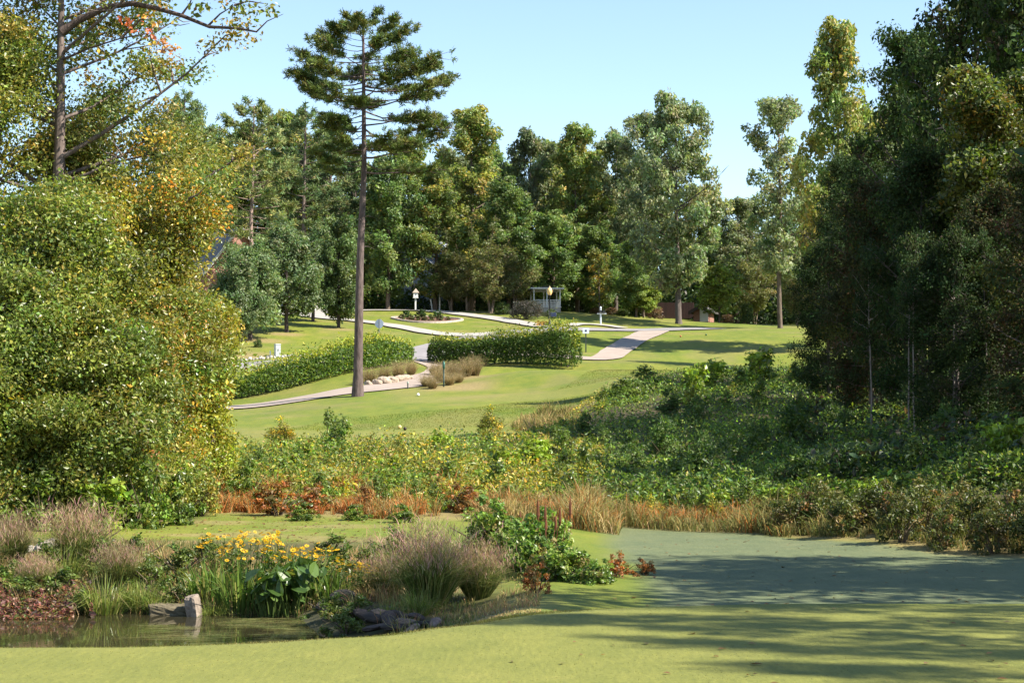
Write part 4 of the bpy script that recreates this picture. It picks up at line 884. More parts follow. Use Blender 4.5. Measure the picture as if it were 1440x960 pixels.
# undergrowth mass that nobody could count
def scatter(N, ulo, uhi, dlo, dhi, seed, keep, pw=1.0):
    rng = np.random.default_rng(seed); u = rng.uniform(ulo, uhi, N); d = dlo+(dhi-dlo)*rng.random(N)**pw
    k = keep(u, d); u = u[k]; d = d[k]; x = (u-720)/F*d
    return u, x, d
def mixcols(x, y, palA, palB, s, seed, rng, thr=.5, soft=.12):
    n = len(x); a = pick(palA, n, rng); b_ = pick(palB, n, rng); k = sstep(thr-soft, thr+soft, fbm(x, y, s, seed))
    return np.where((rng.random(n) < k)[:, None], b_, a)
rng = np.random.default_rng(301)
u, x, d = scatter(460000, -120, 1560, 42, 124, 302, lambda u, d: (d < brush_top(u)-.3) & (d > brush_bot(u)+.2) & ~((u < 250) & (d > 60)), 1.35)
hmax = .25+1.0*fbm(x, d, 2.4, 41)**1.6*1.5; hmax *= np.clip((brush_top(u)-d)/5, .25, 1)*np.clip((d-brush_bot(u))/3, .35, 1)
z = H(x, d)+hmax*rng.random(len(x))**.7
tint = mixcols(x, d, BRUSH, GOLDN, 3.0, 43, rng, .42)
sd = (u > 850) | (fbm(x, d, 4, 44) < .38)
tint[sd] = mixcols(x[sd], d[sd], BRUSH+DARK, BRUSH+LIME[:1], 2.5, 45, rng)  # darker leaf mix puts the forest's shade into the brush colour
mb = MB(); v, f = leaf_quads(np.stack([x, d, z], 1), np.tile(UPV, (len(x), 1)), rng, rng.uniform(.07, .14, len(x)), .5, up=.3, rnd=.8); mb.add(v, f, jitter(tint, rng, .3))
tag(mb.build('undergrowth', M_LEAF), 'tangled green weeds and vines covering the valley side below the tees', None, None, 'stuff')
PMUL = np.array([1.0, 1.0, 1.0])
# forest floor and wood undergrowth
rng = np.random.default_rng(311)
u, x, d = scatter(70000, 1130, 1700, 44, 120, 312, lambda u, d: u > 1135, 1.2)
z = H(x, d)+(.3+2.2*fbm(x, d, 3, 51)**2)*rng.random(len(x))
mb = MB(); v, f = leaf_quads(np.stack([x, d, z], 1), np.tile(UPV, (len(x), 1)), rng, .2, .55, up=.3, rnd=.8); mb.add(v, f, jitter(mixcols(x, d, DARK, MAROON, 3, 52, rng), rng, .25))
u, x, d = scatter(90000, 150, 1350, 196, 236, 313, lambda u, d: d > 196+6*fbm(u, d*0, 60, 5))
z = H(x, d)+(1.0+5.5*fbm(x, d, 6, 53))*rng.random(len(x))
v, f = leaf_quads(np.stack([x, d, z], 1), np.tile(UPV, (len(x), 1)), rng, .5, .55, up=.3, rnd=.8); mb.add(v, f, jitter(mixcols(x, d, DARK, GREEN, 6, 54, rng), rng, .25))  # dark leaves fill the gaps, shade of the woods put into colour
tag(mb.build('undergrowth', M_LEAF), 'shrubby undergrowth filling the woods, leaves coloured dark for the shade there', None, None, 'stuff')
PMUL = np.array([1.1, 1.1, 1.0])
# ------------------------------------------------------------------ tall dry grass bands
ORG = [((.36, .125, .035), 3), ((.40, .17, .05), 2), ((.24, .10, .04), 2), ((.34, .22, .10), 1.5)]
TAN = [((.30, .22, .10), 3), ((.36, .27, .14), 2), ((.22, .17, .07), 2), ((.16, .15, .05), 1.5)]
TANG = [((.16, .15, .05), 3), ((.20, .17, .07), 2), ((.26, .18, .08), 2), ((.10, .11, .035), 2)]
rng = np.random.default_rng(321)
def grass_band(N, ulo, uhi, dlo, dhi, seed, keep, h, pal, palB, width=.012, s=1.2, lean=.35, thr=.5):
    u, x, d = scatter(N, ulo, uhi, dlo, dhi, seed, keep); b_ = np.stack([x, d, H(x, d)-.02], 1)
    hh = h*(.25+2.6*fbm(x, d, .9, seed)**2)*rng.uniform(.6, 1.15, len(x))
    return b_, hh, jitter(mixcols(x, d, pal, palB, s, seed+1, rng, thr), rng, .2), width
mb = MB()
for a in [grass_band(30000, 300, 720, 40.0, 47, 322, lambda u, d: (d > 40.6+2.6*fbm(u, u*0, 50, 4)) & (fbm(u, d*12, 45, 14) > .47), .5, ORG, ORG+TAN, .018),
          grass_band(20000, 520, 870, 37.5, 45, 323, lambda u, d: (d > 40.5-(u-520)*.006) & (fbm(u, d*12, 50, 15) > .45), .5, TAN, ORG+TANG, .018),
          grass_band(16000, 800, 1110, 36.5, 43, 324, lambda u, d: (d > brush_bot(u)-1.0) & (fbm(u, d*12, 45, 16) > .4), .42, ORG+TANG, TANG, .017),
          grass_band(42000, 1040, 1600, 30.2, 43, 325, lambda u, d: (d > brush_bot(u)-.2) & (d < brush_bot(u)+7) & (fbm(u, d*14, 50, 17) > .46), .42, TANG+[((.08, .10, .03), 3)], TANG, .015, 1.6, thr=.72),
          grass_band(4500, 715, 815, 83, 92, 326, lambda u, d: ((u-775)/55)**2+((d-87)/4)**2 < 1, .55, TAN, TANG, .03)]:
    blade_quads(mb, a[0], a[1], rng, a[3], .6, tint=a[2], droop=.35)
tag(mb.build('tall_grass', M_GRASS), 'dry orange and tan tall grass along the foot of the brush', None, None, 'stuff')
# russet and green clumps within that band
rs = shrub('russet_shrub', 206, 2.0, .9, RUST, .09, 34, 50)
for n_, (px, d, s, lb) in enumerate([(392, 41.5, .95, 'rust red low shrub at the end of the pond lawn'), (445, 42.5, .8, 'rust orange low shrub beside the dry grass'), (520, 42.8, .7, 'small rust orange shrub behind the pond lawn'), (650, 43, .8, 'rust orange shrub behind the tall pink grass clump')]):
    p = gp(px, d); ocopy(rs, p-[0, 0, .05], n_*1.3, (s, s, s*.9), lb, 'shrub', first=(n_ == 0))
lowb = [(430, 39.8, .55, .4, 'low dark green shrub at the foot of the rust red shrub'), (500, 40, .5, .35, 'low dark green cushion at the back edge of the pond lawn'), (565, 39, .5, .4, 'low green cushion between pond lawn and orange grass')]
for px, d, s, sz, lb in lowb:
    p = gp(px, d); ocopy(b5, p-[0, 0, .05], px, (s, s, sz), lb, 'shrub')
rng = np.random.default_rng(88)
for n_ in range(26):
    px = 330+n_*29+rng.uniform(-10, 10); d = brush_bot(px)+rng.uniform(-.6, 2.2); s = rng.uniform(.28, .55)
    o = [b5, b1, b2][n_ % 3]; p = gp(px, d); ocopy(o, p-[0, 0, .05], n_*1.9, (s, s, s*rng.uniform(.8, 1.2)), 'small green weed tuft growing up through the dry grass band', 'weed', 'weed tufts in the dry grass band')
# shrubs along the bank by the fairway on the right
bk = shrub('bank_shrub', 207, 2.0, 1.0, [((.075, .09, .022), 3), ((.10, .10, .03), 2), ((.05, .07, .02), 2), ((.16, .11, .04), 1)], .075, 42, 60)
for n_, (px, d, s, sz, lb) in enumerate([(1110, 38.3, .9, .8, 'grassy bank shrub where the fairway edge starts to bend'), (1190, 36.6, .85, .85, 'rounded bank shrub in the bend of the fairway edge'), (1265, 34.4, .75, .9, 'dark rounded bank shrub overhanging the fairway edge'), (1325, 33.4, .7, .75, 'low shrub between the two larger bank shrubs'), (1395, 32.6, .8, .85, 'sunlit bank shrub with orange tips near the photo edge'), (1460, 32, .9, .9, 'bank shrub cut by the photo edge above the fairway'), (1150, 38.6, .9, .95, 'grassy bank shrub set back between the bend and the rounded one'), (1230, 36.8, .95, .95, 'bank shrub set back behind the bend of the fairway edge'), (1300, 35.6, 1.0, 1.0, 'bank shrub set back behind the dark overhanging one'), (1365, 34.6, .95, 1.0, 'taller bank shrub set back behind the low one'), (1430, 34, 1.0, 1.1, 'tall bank shrub set back behind the orange tipped one'), (1080, 39.6, .6, .6, 'small bank shrub at the very start of the fairway bend')]):
    p = gp(px, d); ocopy(bk, p-[0, 0, .05], n_*1.7, (s, s, sz), lb, 'shrub', 'shrubs along the fairway bank', first=(n_ == 0))
for px, d, wp, hp_, lb in [(1010, 42, 50, 42, 'leafy weed clump above the fairway top edge, brush side'), (1095, 42, 60, 45, 'leafy lime weed clump above the bend of the fairway edge'), (1225, 40, 60, 55, 'tall leafy weed clump behind the bank shrubs'), (880, 43, 55, 35, 'low lime weed clump behind the tan grass'), (930, 45, 90, 40, 'wide lime weed patch in the shade of the forest'), (850, 41, 40, 30, 'small lime weed clump at the end of the vine mound')]:
    named(2, px, 0, d, wp, hp_, lb, 'weed clump')
# ------------------------------------------------------------------ pond bank planting
MUH = [((.13, .155, .045), 3), ((.18, .19, .07), 2), ((.085, .12, .035), 2), ((.30, .25, .12), 1)]
PINK = [((.38, .18, .20), 2), ((.30, .17, .13), 2), ((.40, .28, .22), 1.5), ((.30, .25, .12), 3), ((.18,.17,.06),2)]
def muhly(name, seed, w, h, nb=1500, npl=420, plume=.75):
    rng = np.random.default_rng(seed); mb = MB(); a = rng.uniform(0, 6.28, nb); r = w*.16*np.sqrt(rng.random(nb))
    base = np.stack([np.cos(a)*r, np.sin(a)*r, np.zeros(nb)-.05], 1)
    ln = np.abs(rng.normal(.45, .3, nb)); a2 = a+rng.normal(0, .5, nb)
    blade_quads(mb, base, h*rng.uniform(.5, 1.0, nb), rng, .013, leanvec=np.stack([np.cos(a2)*ln, np.sin(a2)*ln], 1), pal=MUH, droop=.4)
    a = rng.uniform(0, 6.28, npl); ln = np.abs(rng.normal(.3, .25, npl)); b0 = np.stack([np.cos(a)*w*.1, np.sin(a)*w*.1, np.zeros(npl)], 1)
    hh = h*rng.uniform(.75, 1.25, npl)
    k = rng.random(npl) < .35
    blade_quads(mb, b0[k], hh[k], rng, .007, leanvec=np.stack([np.cos(a)*ln, np.sin(a)*ln], 1)[k], pal=MUH, droop=.25)
    # airy seed heads: fine short strands along the top of each stalk
    M = int(npl*9*plume); q = rng.integers(0, npl, M); t = rng.uniform(.62, 1.05, M)
    tip = b0[q]+np.stack([np.cos(a[q])*ln[q]*hh[q]*t, np.sin(a[q])*ln[q]*hh[q]*t, hh[q]*t*(1-.25*ln[q])], 1)+rng.normal(0, .035, (M, 3))
    blade_quads(mb, tip, rng.uniform(.05, .13, M), rng, .006, .7, pal=PINK, droop=0)
    o = mb.build(name, M_GRASS); return o
m1 = muhly('grass_clump', 401, 1.0, .95)
mg = 'pink plumed muhly grasses round the pond'
for n_, (px, d, s, sz, lb) in enumerate([(112, 29.0, 1.1, 1.0, 'largest pink plumed grass clump in front of the leafy bank'), (20, 29.5, .8, .8, 'pink plumed grass clump at the photo edge behind the boulder'), (605, 25.4, 1.25, 1.10, 'tall fountain shaped grass clump in the middle of the pond bank'), (672, 25.8, .85, .75, 'small pink plumed grass clump between the fountain grass and the vine mound'), (170, 27.6, .7, .65, 'short pink plumed grass clump beside the stone block'), (55, 27.4, .6, .5, 'short tan pink grass clump above the red leaves'), (-35, 28.5, .9, .8, 'pink plumed grass clump cut by the photo edge'), (545, 26.4, .7, .6, 'small tan grass clump beside the fountain grass, iris side')]):
    p = gp(px, d); ocopy(m1, p, n_*2.2, (s, s, sz), lb, 'grass clump', mg, first=(n_ == 0))
def iris(name, seed, n=150, h=.75, r=.35, w=.032, pal=None, lean=.35):
    rng = np.random.default_rng(seed); mb = MB(); a = rng.uniform(0, 6.28, n); q = r*np.sqrt(rng.random(n))
    base = np.stack([np.cos(a)*q, np.sin(a)*q, np.full(n, -.1)], 1); ln = np.abs(rng.normal(lean, lean*.6, n))
    blade_quads(mb, base, h*rng.uniform(.6, 1.1, n), rng, w, leanvec=np.stack([np.cos(a)*ln, np.sin(a)*ln], 1), pal=pal or [((.07, .12, .022), 3), ((.10, .145, .03), 2), ((.16, .16, .05), 1), ((.05, .085, .02), 1)], droop=.5, tipw=.15)
    return mb.build(name, M_GLOSS)
i1 = iris('iris_clump', 411)
ig = 'sword leaved iris clumps at the waterline'
for n_, (px, d, s, lb) in enumerate([(300, 27.0, 1.0, 'sword leaved iris clump next to the stone block'), (345, 26.6, 1.1, 'sword leaved iris clump below the yellow daisies, second from the stone block'), (392, 26.8, 1.0, 'sword leaved iris clump in the middle of the yellow daisies'), (440, 26.9, 1.05, 'upright iris clump beside the big arrow shaped leaves'), (470, 26.2, .8, 'iris clump at the far end of the yellow daisies, fountain grass side')]):
    p = gp(px, d); p[2] = max(p[2], POND_Z-.05); ocopy(i1, p, n_*1.9, (s, s, s), lb, 'iris', ig, first=(n_ == 0))
sg = iris('sedge_clump', 412, 260, .7, .2, .014, [((.13, .17, .035), 3), ((.17, .19, .05), 2), ((.24, .21, .08), 1)], .6)
for n_, (px, d, s, lb) in enumerate([(150, 26.3, 1.1, 'arching bright green sedge overhanging the water between red leaves and stone block'), (200, 26.5, .8, 'small arching sedge tucked against the stone block'), (585, 24.4, .7, 'arching pale sedge at the foot of the fountain grass'), (548, 24.0, .5, 'small pale sedge beside the dark rock pile'), (222, 26.4, .55, 'little sedge drooping over the mossy ledge'), (95, 28.2, .95, 'green sedge in front of the largest pink grass'), (185, 28.0, .9, 'green sedge behind the short pink grass'), (300, 26.2, .6, 'little sedge at the waterline on the far side of the upright stone')]):
    p = gp(px, d); ocopy(sg, p, n_*2.4, (s, s, s), lb, 'sedge', first=(n_ == 0))
# big arrow leaves
def arrow(name, seed):
    rng = np.random.default_rng(seed); mb = MB()
    for i in range(34):
        a = rng.uniform(0, 6.28); l = rng.uniform(.05, .4); hgt = rng.uniform(.25, .62); base = np.array([math.cos(a)*l*.4, math.sin(a)*l*.4, -.1]); tip = np.array([math.cos(a)*l, math.sin(a)*l, hgt])
        mb.tube(np.array([base, (base+tip)/2+[0, 0, .05], tip]), [.012, .01, .007], 4, (.09, .13, .03))
        n = nrm(np.array([math.cos(a)*.8, math.sin(a)*.8, .6])+rng.normal(0, .35, 3)); dv = nrm(np.cross(np.cross(n, [0, 0, -1.0]), n)*-1+rng.normal(0, .3, 3)); dv = nrm(dv-n*(dv@n)); sv = np.cross(n, dv); L = rng.uniform(.2, .34); W = L*.28
        t = np.array([.0, .3, .7, 1.0]); wv = np.array([.75, 1, .6, .03])*W; cv = -n[None]*(t[:, None]**2*.12*L)
        ctr = tip+dv*((t-.25)*L)[:, None]+cv
        vv = np.stack([ctr-sv*wv[:, None]+n*.02, ctr, ctr+sv*wv[:, None]+n*.02], 1).reshape(-1, 3); ff = []
        for k in range(3):
            for j in range(2): ff.append((k*3+j, k*3+j+1, k*3+j+4, k*3+j+3))
        c = np.array([(.055, .10, .02), (.08, .13, .025), (.14, .16, .04)][rng.choice(3, p=[.5, .35, .15])])
        mb.add(vv, ff, c*rng.uniform(.8, 1.2))
    return mb.build(name, M_GLOSS)
ar = arrow('arrow_arum', 413)
for n_, (px, d, s, lb) in enumerate([(385, 25.95, 1.0, 'broad glossy arrow leaved plant at the waterline below the daisies'), (412, 26.0, 1.1, 'largest arrow leaved plant at the waterline below the daisies'), (430, 26.4, .9, 'arrow leaved plant behind the waterline, nearest the rock pile'.replace('nearest', 'next to'))]):
    p = gp(px, d); p[2] = max(p[2], POND_Z); ocopy(ar, p, n_*2, (s, s, s), lb, 'water plant', first=(n_ == 0))
# yellow daisies
def daisy(name, seed, n=24, w=1.05, h=.8):
    rng = np.random.default_rng(seed); mb = MB(); cs = []
    for i in range(n):
        a = rng.uniform(0, 6.28); q = w*.5*math.sqrt(rng.random()); p0 = np.array([math.cos(a)*q*.5, math.sin(a)*q*.5, -.05]); p1 = np.array([math.cos(a)*q, math.sin(a)*q, h*rng.uniform(.7, 1.1)])
        mb.tube(np.array([p0, (p0+p1)/2, p1]), [.006, .005, .004], 4, (.08, .11, .03), 0)
        cs += [p0+(p1-p0)*t for t in (.35, .55, .75)]
        L = rng.integers(1, 4)
        for j in range(L):
            c = p1+rng.normal(0, .05, 3); k = 9; aa = np.arange(k)*2*math.pi/k; up = nrm(np.array([rng.normal(0, .45), rng.normal(-.35, .4), 1])); e1 = nrm(np.cross(up, [1, 0, 0.1])); e2 = np.cross(up, e1)
            dr = np.cos(aa)[:, None]*e1+np.sin(aa)[:, None]*e2; pr = np.cross(dr, up); l = rng.uniform(.035, .055)
            vv = np.stack([c+dr*.008, c+dr*l*.6+pr*.011, c+dr*l+up*.006, c+dr*l*.6-pr*.011], 1).reshape(-1, 3)
            mb.add(vv, np.arange(4*k).reshape(-1, 4), np.array([.72, .42, .012])*rng.uniform(.85, 1.1), 0)
            mb.lathe([(.0, .012), (.012, .008), (.014, 0), (.0, -.004)], c, 8, (.35, .16, .02), 0)
    clump_leaves(mb, cs, .09, 7, rng, .075, [((.07, .11, .02), 3), ((.10, .14, .025), 2)], 0, aspect=.35)
    return mb.build(name, M_LEAF)
dz = daisy('daisy_plant', 414)
for n_, (px, d, s, sz, lb) in enumerate([(352, 27.6, 1.0, .95, 'yellow daisy clump behind the irises, stone block side'), (395, 27.3, 1.1, 1.0, 'fullest yellow daisy clump in the middle of the irises'), (430, 27.3, .9, .8, 'yellow daisy clump above the arrow leaves'), (322, 29.0, .9, .75, 'yellow daisy clump set back on the pond lawn edge'), (500, 26.6, .8, .6, 'low yellow daisy clump next to the fountain grass'), (395, 26.5, .8, .6, 'low yellow daisy clump in front of the fullest one')]):
    p = gp(px, d); ocopy(dz, p, n_*2.3, (s, s, sz), lb, 'daisy', 'yellow daisy clumps by the pond', first=(n_ == 0))
# leafy bank plants
wv_ = shrub('bank_plant', 415, 1.3, .6, [((.075, .11, .022), 3), ((.11, .14, .03), 2), ((.15, .14, .04), 1)], .055, 34, 55, M_GLOSS)
for n_, (px, d, s, sz, lb) in enumerate([(255, 28.3, 1.0, .9, 'leafy green plant behind the stone block'), (288, 29.5, .9, .8, 'leafy green plant at the edge of the pond lawn'), (480, 28.3, 1.0, .9, 'leafy green plant behind the iris end, pond lawn side'), (525, 28.6, 1.0, .85, 'leafy green plant between irises and fountain grass'), (560, 30.5, 1.1, .9, 'leafy plant behind the fountain grass'), (470, 31.5, .9, .55, 'low leafy plant on the pond lawn edge behind daisies'), (90, 27.0, 1.1, .7, 'leafy plant under the largest pink grass'), (15, 27.2, 1.1, .75, 'leafy plant in front of the boulder at the photo edge'), (215, 27.6, .8, .7, 'leafy plant above the stone block, sedge side'), (130, 31.0, 1.2, 1.0, 'leafy plant behind the largest pink grass'), (505, 24.2, .7, .55, 'small leafy plant at the end of the rock pile'), (468, 24.6, .8, .55, 'leafy plant at the waterline beyond the arrow leaves'), (488, 23.4, .7, .5, 'low leafy plant spilling over the water beside the rock pile'), (70, 28.4, 1.0, .9, 'leafy plant between the two big pink grasses'), (150, 28.6, .9, .9, 'leafy plant on the stone block side of the largest pink grass'), (190, 29.6, 1.0, .8, 'leafy plant at the pond lawn corner behind the short pink grass'), (235, 26.7, .7, .6, 'trailing plant growing over the mossy ledge'), (258, 26.6, .5, .6, 'small plant squeezed behind the upright stone block'), (38, 26.7, .8, .6, 'leafy plant in the middle of the red leaves'), (118, 26.4, .6, .55, 'leafy plant at the sedge end of the red leaves')]):
    p = gp(px, d); ocopy(wv_, p-[0, 0, .03], n_*1.4, (s, s, sz), lb, 'bank plant', first=(n_ == 0))
# vine mound
VINE = [((.09, .145, .026), 3), ((.125, .185, .034), 3), ((.19, .24, .05), 2), ((.2, .17, .06), .7)]
vn = shrub('vine_mound', 416, 2.4, .95, VINE, .08, 70, 60, M_GLOSS, aspect=.7)
for n_, (px, d, s, sz, lb) in enumerate([(735, 28.2, .85, .9, 'glossy leaved vine mound beside the pink plumes'), (700, 31.2, .9, 1.05, 'dark vine mound behind the fountain grass, by the orange grass'), (790, 27.2, .72, .62, 'bright leaved vine mound near the fairway shadow'), (765, 31.0, .8, .9, 'vine mound with dead seed stalks in front of tan grass'), (835, 26.6, .45, .38, 'low end of the vine mounds touching the fairway')]):
    p = gp(px, d); ocopy(vn, p-[0, 0, .04], n_*1.1, (s, s, sz), lb, 'vine', 'leafy vine mounds beside the fairway', first=(n_ == 0))
for n_, (px, d, s, sz, lb) in enumerate([(755, 24.8, .34, .45, 'small russet shrub at the front of the vine mounds'), (870, 27.8, .38, .4, 'small russet brown shrub at the fairway end of the vines'), (905, 28.2, .3, .28, 'tiny russet tuft closest to the open fairway')]):
    p = gp(px, d); ocopy(rs, p-[0, 0, .03], n_*1.3, (s, s, sz), lb, 'shrub')
# loose bank growth: straw tufts, weeds, red leaves (nobody could count them)
rng = np.random.default_rng(431); mb = MB()
u, x, d = scatter(64000, -120, 760, 16.5, 34, 432, lambda u, d: (d > np.interp(u, [-120, 470, 560, 640, 760], [26.0, 25.8, 22.6, 17.5, 17.5])) & (H((u-720)/F*d, d) < -.10) & (d < 33-.0035*np.clip(u-150, 0, 400)*1.2) & (fbm(u, d*30, 40, 6) > .33))
b_ = np.stack([x, d, H(x, d)-.02], 1); hh = (.10+.38*fbm(x, d, .8, 61)**1.5)*rng.uniform(.5, 1.3, len(x))*np.clip((34-d)/3, .3, 1)*np.where(u > 610, .40, 1)*np.where(d < 22, .5, 1)
blade_quads(mb, b_, hh, rng, .010, .5, tint=jitter(mixcols(x, d, TANG+[((.09, .13, .03), 4)], TAN+[((.30, .15, .09), 2)], .9, 62, rng), rng, .22))
tag(mb.build('bank_grass', M_GRASS), 'wispy green and straw grass covering the pond bank', None, None, 'stuff')
mb = MB(); u, x, d = scatter(16000, -120, 135, 25.5, 27.2, 434, lambda u, d: fbm(u, d*30, 30, 7) > .44)
z = np.maximum(H(x, d), POND_Z)+rng.random(len(x))*.22*sstep(25.4, 26.2, d)
v, f = leaf_quads(np.stack([x, d, z], 1), np.tile(UPV, (len(x), 1)), rng, .07, .6, up=.6, rnd=.8)
mb.add(v, f, jitter(pick([((.20, .075, .06), 3), ((.13, .05, .045), 2), ((.27, .13, .09), 1), ((.06, .035, .03), 2), ((.10, .11, .03), 1.5), ((.17, .13, .06), 1.5)], len(x), rng), rng, .25))
tag(mb.build('fallen_leaves', M_LEAF), 'reddish brown leaves carpeting the waterline beside the sedge', None, None, 'stuff')
mb = MB(); u, x, d = scatter(1500, 180, 470, 21.5, 25.6, 435, lambda u, d: fbm(u, d*40, 60, 8) > .5)
k = len(x); az = rng.normal(.15, .25, k); L_ = rng.uniform(.15, .6, k); dv = np.stack([np.cos(az), np.sin(az), 0*az], 1); sv = np.stack([-np.sin(az), np.cos(az), 0*az], 1)
c = np.stack([x, d, np.full(k, POND_Z+.006)], 1)+np.stack([0*x, 0*x, rng.random(k)*.004], 1)
v = np.stack([c-dv*L_[:, None]/2-sv*.004, c+dv*L_[:, None]/2-sv*.004, c+dv*L_[:, None]/2+sv*.006, c-dv*L_[:, None]/2+sv*.006], 1).reshape(-1, 3)
mb.add(v, np.arange(4*k).reshape(-1, 4), jitter(pick([((.16, .15, .06), 3), ((.10, .12, .035), 2)], k, rng), rng, .2))
tag(mb.build('water_weeds', M_GRASS), 'pale grass strands floating on the pond', None, None, 'stuff')
# short blades that show as texture on the mown green
PMUL = np.array([1.0, 1.0, 1.0])
mb = MB(); u, x, d = scatter(100000, -60, 1500, 9.6, 17.2, 441, lambda u, d: u > -1e9)
hz_ = H(x, d); k = (hz_ > -.25) & ((hz_ < -.012) | (rng.random(len(x)) < .10)); x = x[k]; d = d[k]
edge = sstep(0, -.12, H(x, d))
blade_quads(mb, np.stack([x, d, H(x, d)-.003], 1), rng.uniform(.005, .010, len(x))*(1+4.0*edge), rng, .005, .5, tint=jitter(mixcols(x, d, [((.145, .15, .03), 3), ((.17, .165, .035), 2)], [((.20, .18, .05), 3), ((.25, .21, .08), 1)], .9, 442, rng), rng, .2))
tag(mb.build('mown_grass', M_GRASS), 'short mown grass blades of the putting green', None, None, 'stuff')
# longer rough grass left on the faces between the tees
mb = MB(); u, x, d = scatter(90000, 330, 960, 86.5, 117, 451, lambda u, d: (((d < 101) & (d > 87.5)) | (d > 107.5)) & (d < brush_top(u)+20) & (d > brush_top(u)+.5) & (u > 560-(101-d)*12) & ~((d > 107) & (u < 690)))
blade_quads(mb, np.stack([x, d, H(x, d)-.01], 1), rng.uniform(.03, .065, len(x)), rng, .02, .5, tint=jitter(mixcols(x, d, [((.11, .15, .018), 3), ((.125, .16, .022), 2)], [((.15, .16, .028), 3), ((.18, .165, .04), 1)], 2.5, 452, rng), rng, .15))
tag(mb.build('rough_grass', M_GRASS), 'longer green rough grass on the sloping faces between the tees', None, None, 'stuff')
# leaves and tiny debris on the mown grass
mb = MB(); u, x, d = scatter(900, 620, 1560, 9, 37, 436, lambda u, d: ((d > 19.5) | (rng.random(len(d)) < .3)) & (d < brush_bot(u)-.6) & (u > np.interp(d, [9, 20, 24, 37], [620, 760, 860, 900])))
v, f = leaf_quads(np.stack([x, d, H(x, d)+.012], 1), np.tile(UPV, (len(x), 1)), rng, .055, .7, up=2.5, rnd=.3); mb.add(v, f, jitter(pick([((.20, .10, .045), 3), ((.10, .06, .03), 2), ((.30, .22, .10), 1)], len(x), rng), rng, .25))
u, x, d = scatter(1100, 170, 600, 33, 43, 437, lambda u, d: d > 0)
v, f = leaf_quads(np.stack([x, d, H(x, d)+.012], 1), np.tile(UPV, (len(x), 1)), rng, .06, .7, up=2.2, rnd=.5); mb.add(v, f, jitter(pick([((.20, .10, .045), 3), ((.10, .06, .03), 2), ((.30, .22, .10), 1)], len(x), rng), rng, .25))
tag(mb.build('fallen_leaves', M_LEAF), 'scattered brown leaves on the mown grass', None, None, 'stuff')
# ------------------------------------------------------------------ built things
def at(o, p): o.location = p; return o
WHITE = (.56, .55, .52)
# gazebo
g = gp(767, 184); gz = empty('gazebo', g-np.array([0, 0, .35]), R(6), 'white open gazebo with railings and steps beside the crape myrtles', 'gazebo')
gz.scale = (.82, .82, .82); W2 = 1.72
m = MB(); m.box((0, 0, .35), (3.6, 3.6, .9), (.30, .27, .24), 0, 0, .03); m.box((0, 0, .84), (3.8, 3.8, .08), WHITE); m.build('floor_deck', M_PAINT, gz)
for sx in (-1, 0, 1):
    for sy in (-1, 1):
        if sx == 0 and sy == -1: pass
        m = MB(); m.box((sx*W2, sy*W2, 2.02), (.14, .14, 2.3), WHITE, 0, 0, .02); m.box((sx*W2, sy*W2, 3.1), (.22, .22, .12), WHITE); m.build('post', M_PAINT, gz)
for q, (c, d, n, ax) in enumerate([((0, -W2), 3.3, 18, 0), ((0, W2), 3.3, 18, 0), ((W2, 0), 3.3, 18, 1)]):
    m = MB(); dim = (d, .07, .07) if ax == 0 else (.07, d, .07)
    m.box((c[0], c[1], 1.8), dim, WHITE); m.box((c[0], c[1], 1.05), dim, WHITE)
    for k in range(n):
        o_ = -d/2+(k+.5)*d/n; m.box((c[0]+(o_ if ax == 0 else 0), c[1]+(o_ if ax else 0), 1.42), (.05, .05, .68), WHITE)
    m.build('railing', M_PAINT, gz)
m = MB()
for s_ in (-1, 1): m.box((0, s_*W2, 3.22), (3.75, .12, .2), WHITE); m.box((s_*W2, 0, 3.222), (.12, 3.5, .2), WHITE)
m.build('eave_beam', M_PAINT, gz)
m = MB(); e_ = 2.15; v = [(-e_, -e_, 3.3), (e_, -e_, 3.3), (e_, e_, 3.3), (-e_, e_, 3.3), (-.05, -.05, 3.75), (.05, -.05, 3.75), (.05, .05, 3.75), (-.05, .05, 3.75)]
m.add(v, [(0, 1, 5, 4), (1, 2, 6, 5), (2, 3, 7, 6), (3, 0, 4, 7), (4, 5, 6, 7), (3, 2, 1, 0)], (.035, .035, .03)); rf = m.build('roof', M_ROOF, gz)
m = MB()
for s_ in (-1, 1): m.box((0, s_*(e_+.02), 3.3), (4.36, .06, .16), WHITE); m.box((s_*(e_+.02), 0, 3.302), (.06, 4.2, .16), WHITE)
m.build('fascia', M_PAINT, rf)
m = MB()
for k in range(5): m.box((-1.95-.3*k, -.4, .76-.17*k), (.3, 1.3, .06), WHITE); m.box((-1.95-.3*k, -.4, .38-.09*k), (.26, 1.2, max(.06, .68-.17*k)), (.35, .33, .3))
st_ = m.build('steps', M_PAINT, gz)
for s_ in (-1.08, .28):
    m = MB(); m.tube([(-1.8, s_, 1.75), (-3.25, s_, .95)], [.045, .045], 6, WHITE)
    for k in range(2): m.box((-1.95-1.25*k, s_, 1.2-.72*k), (.09, .09, 1.0), WHITE)
    m.build('handrail', M_PAINT, st_)
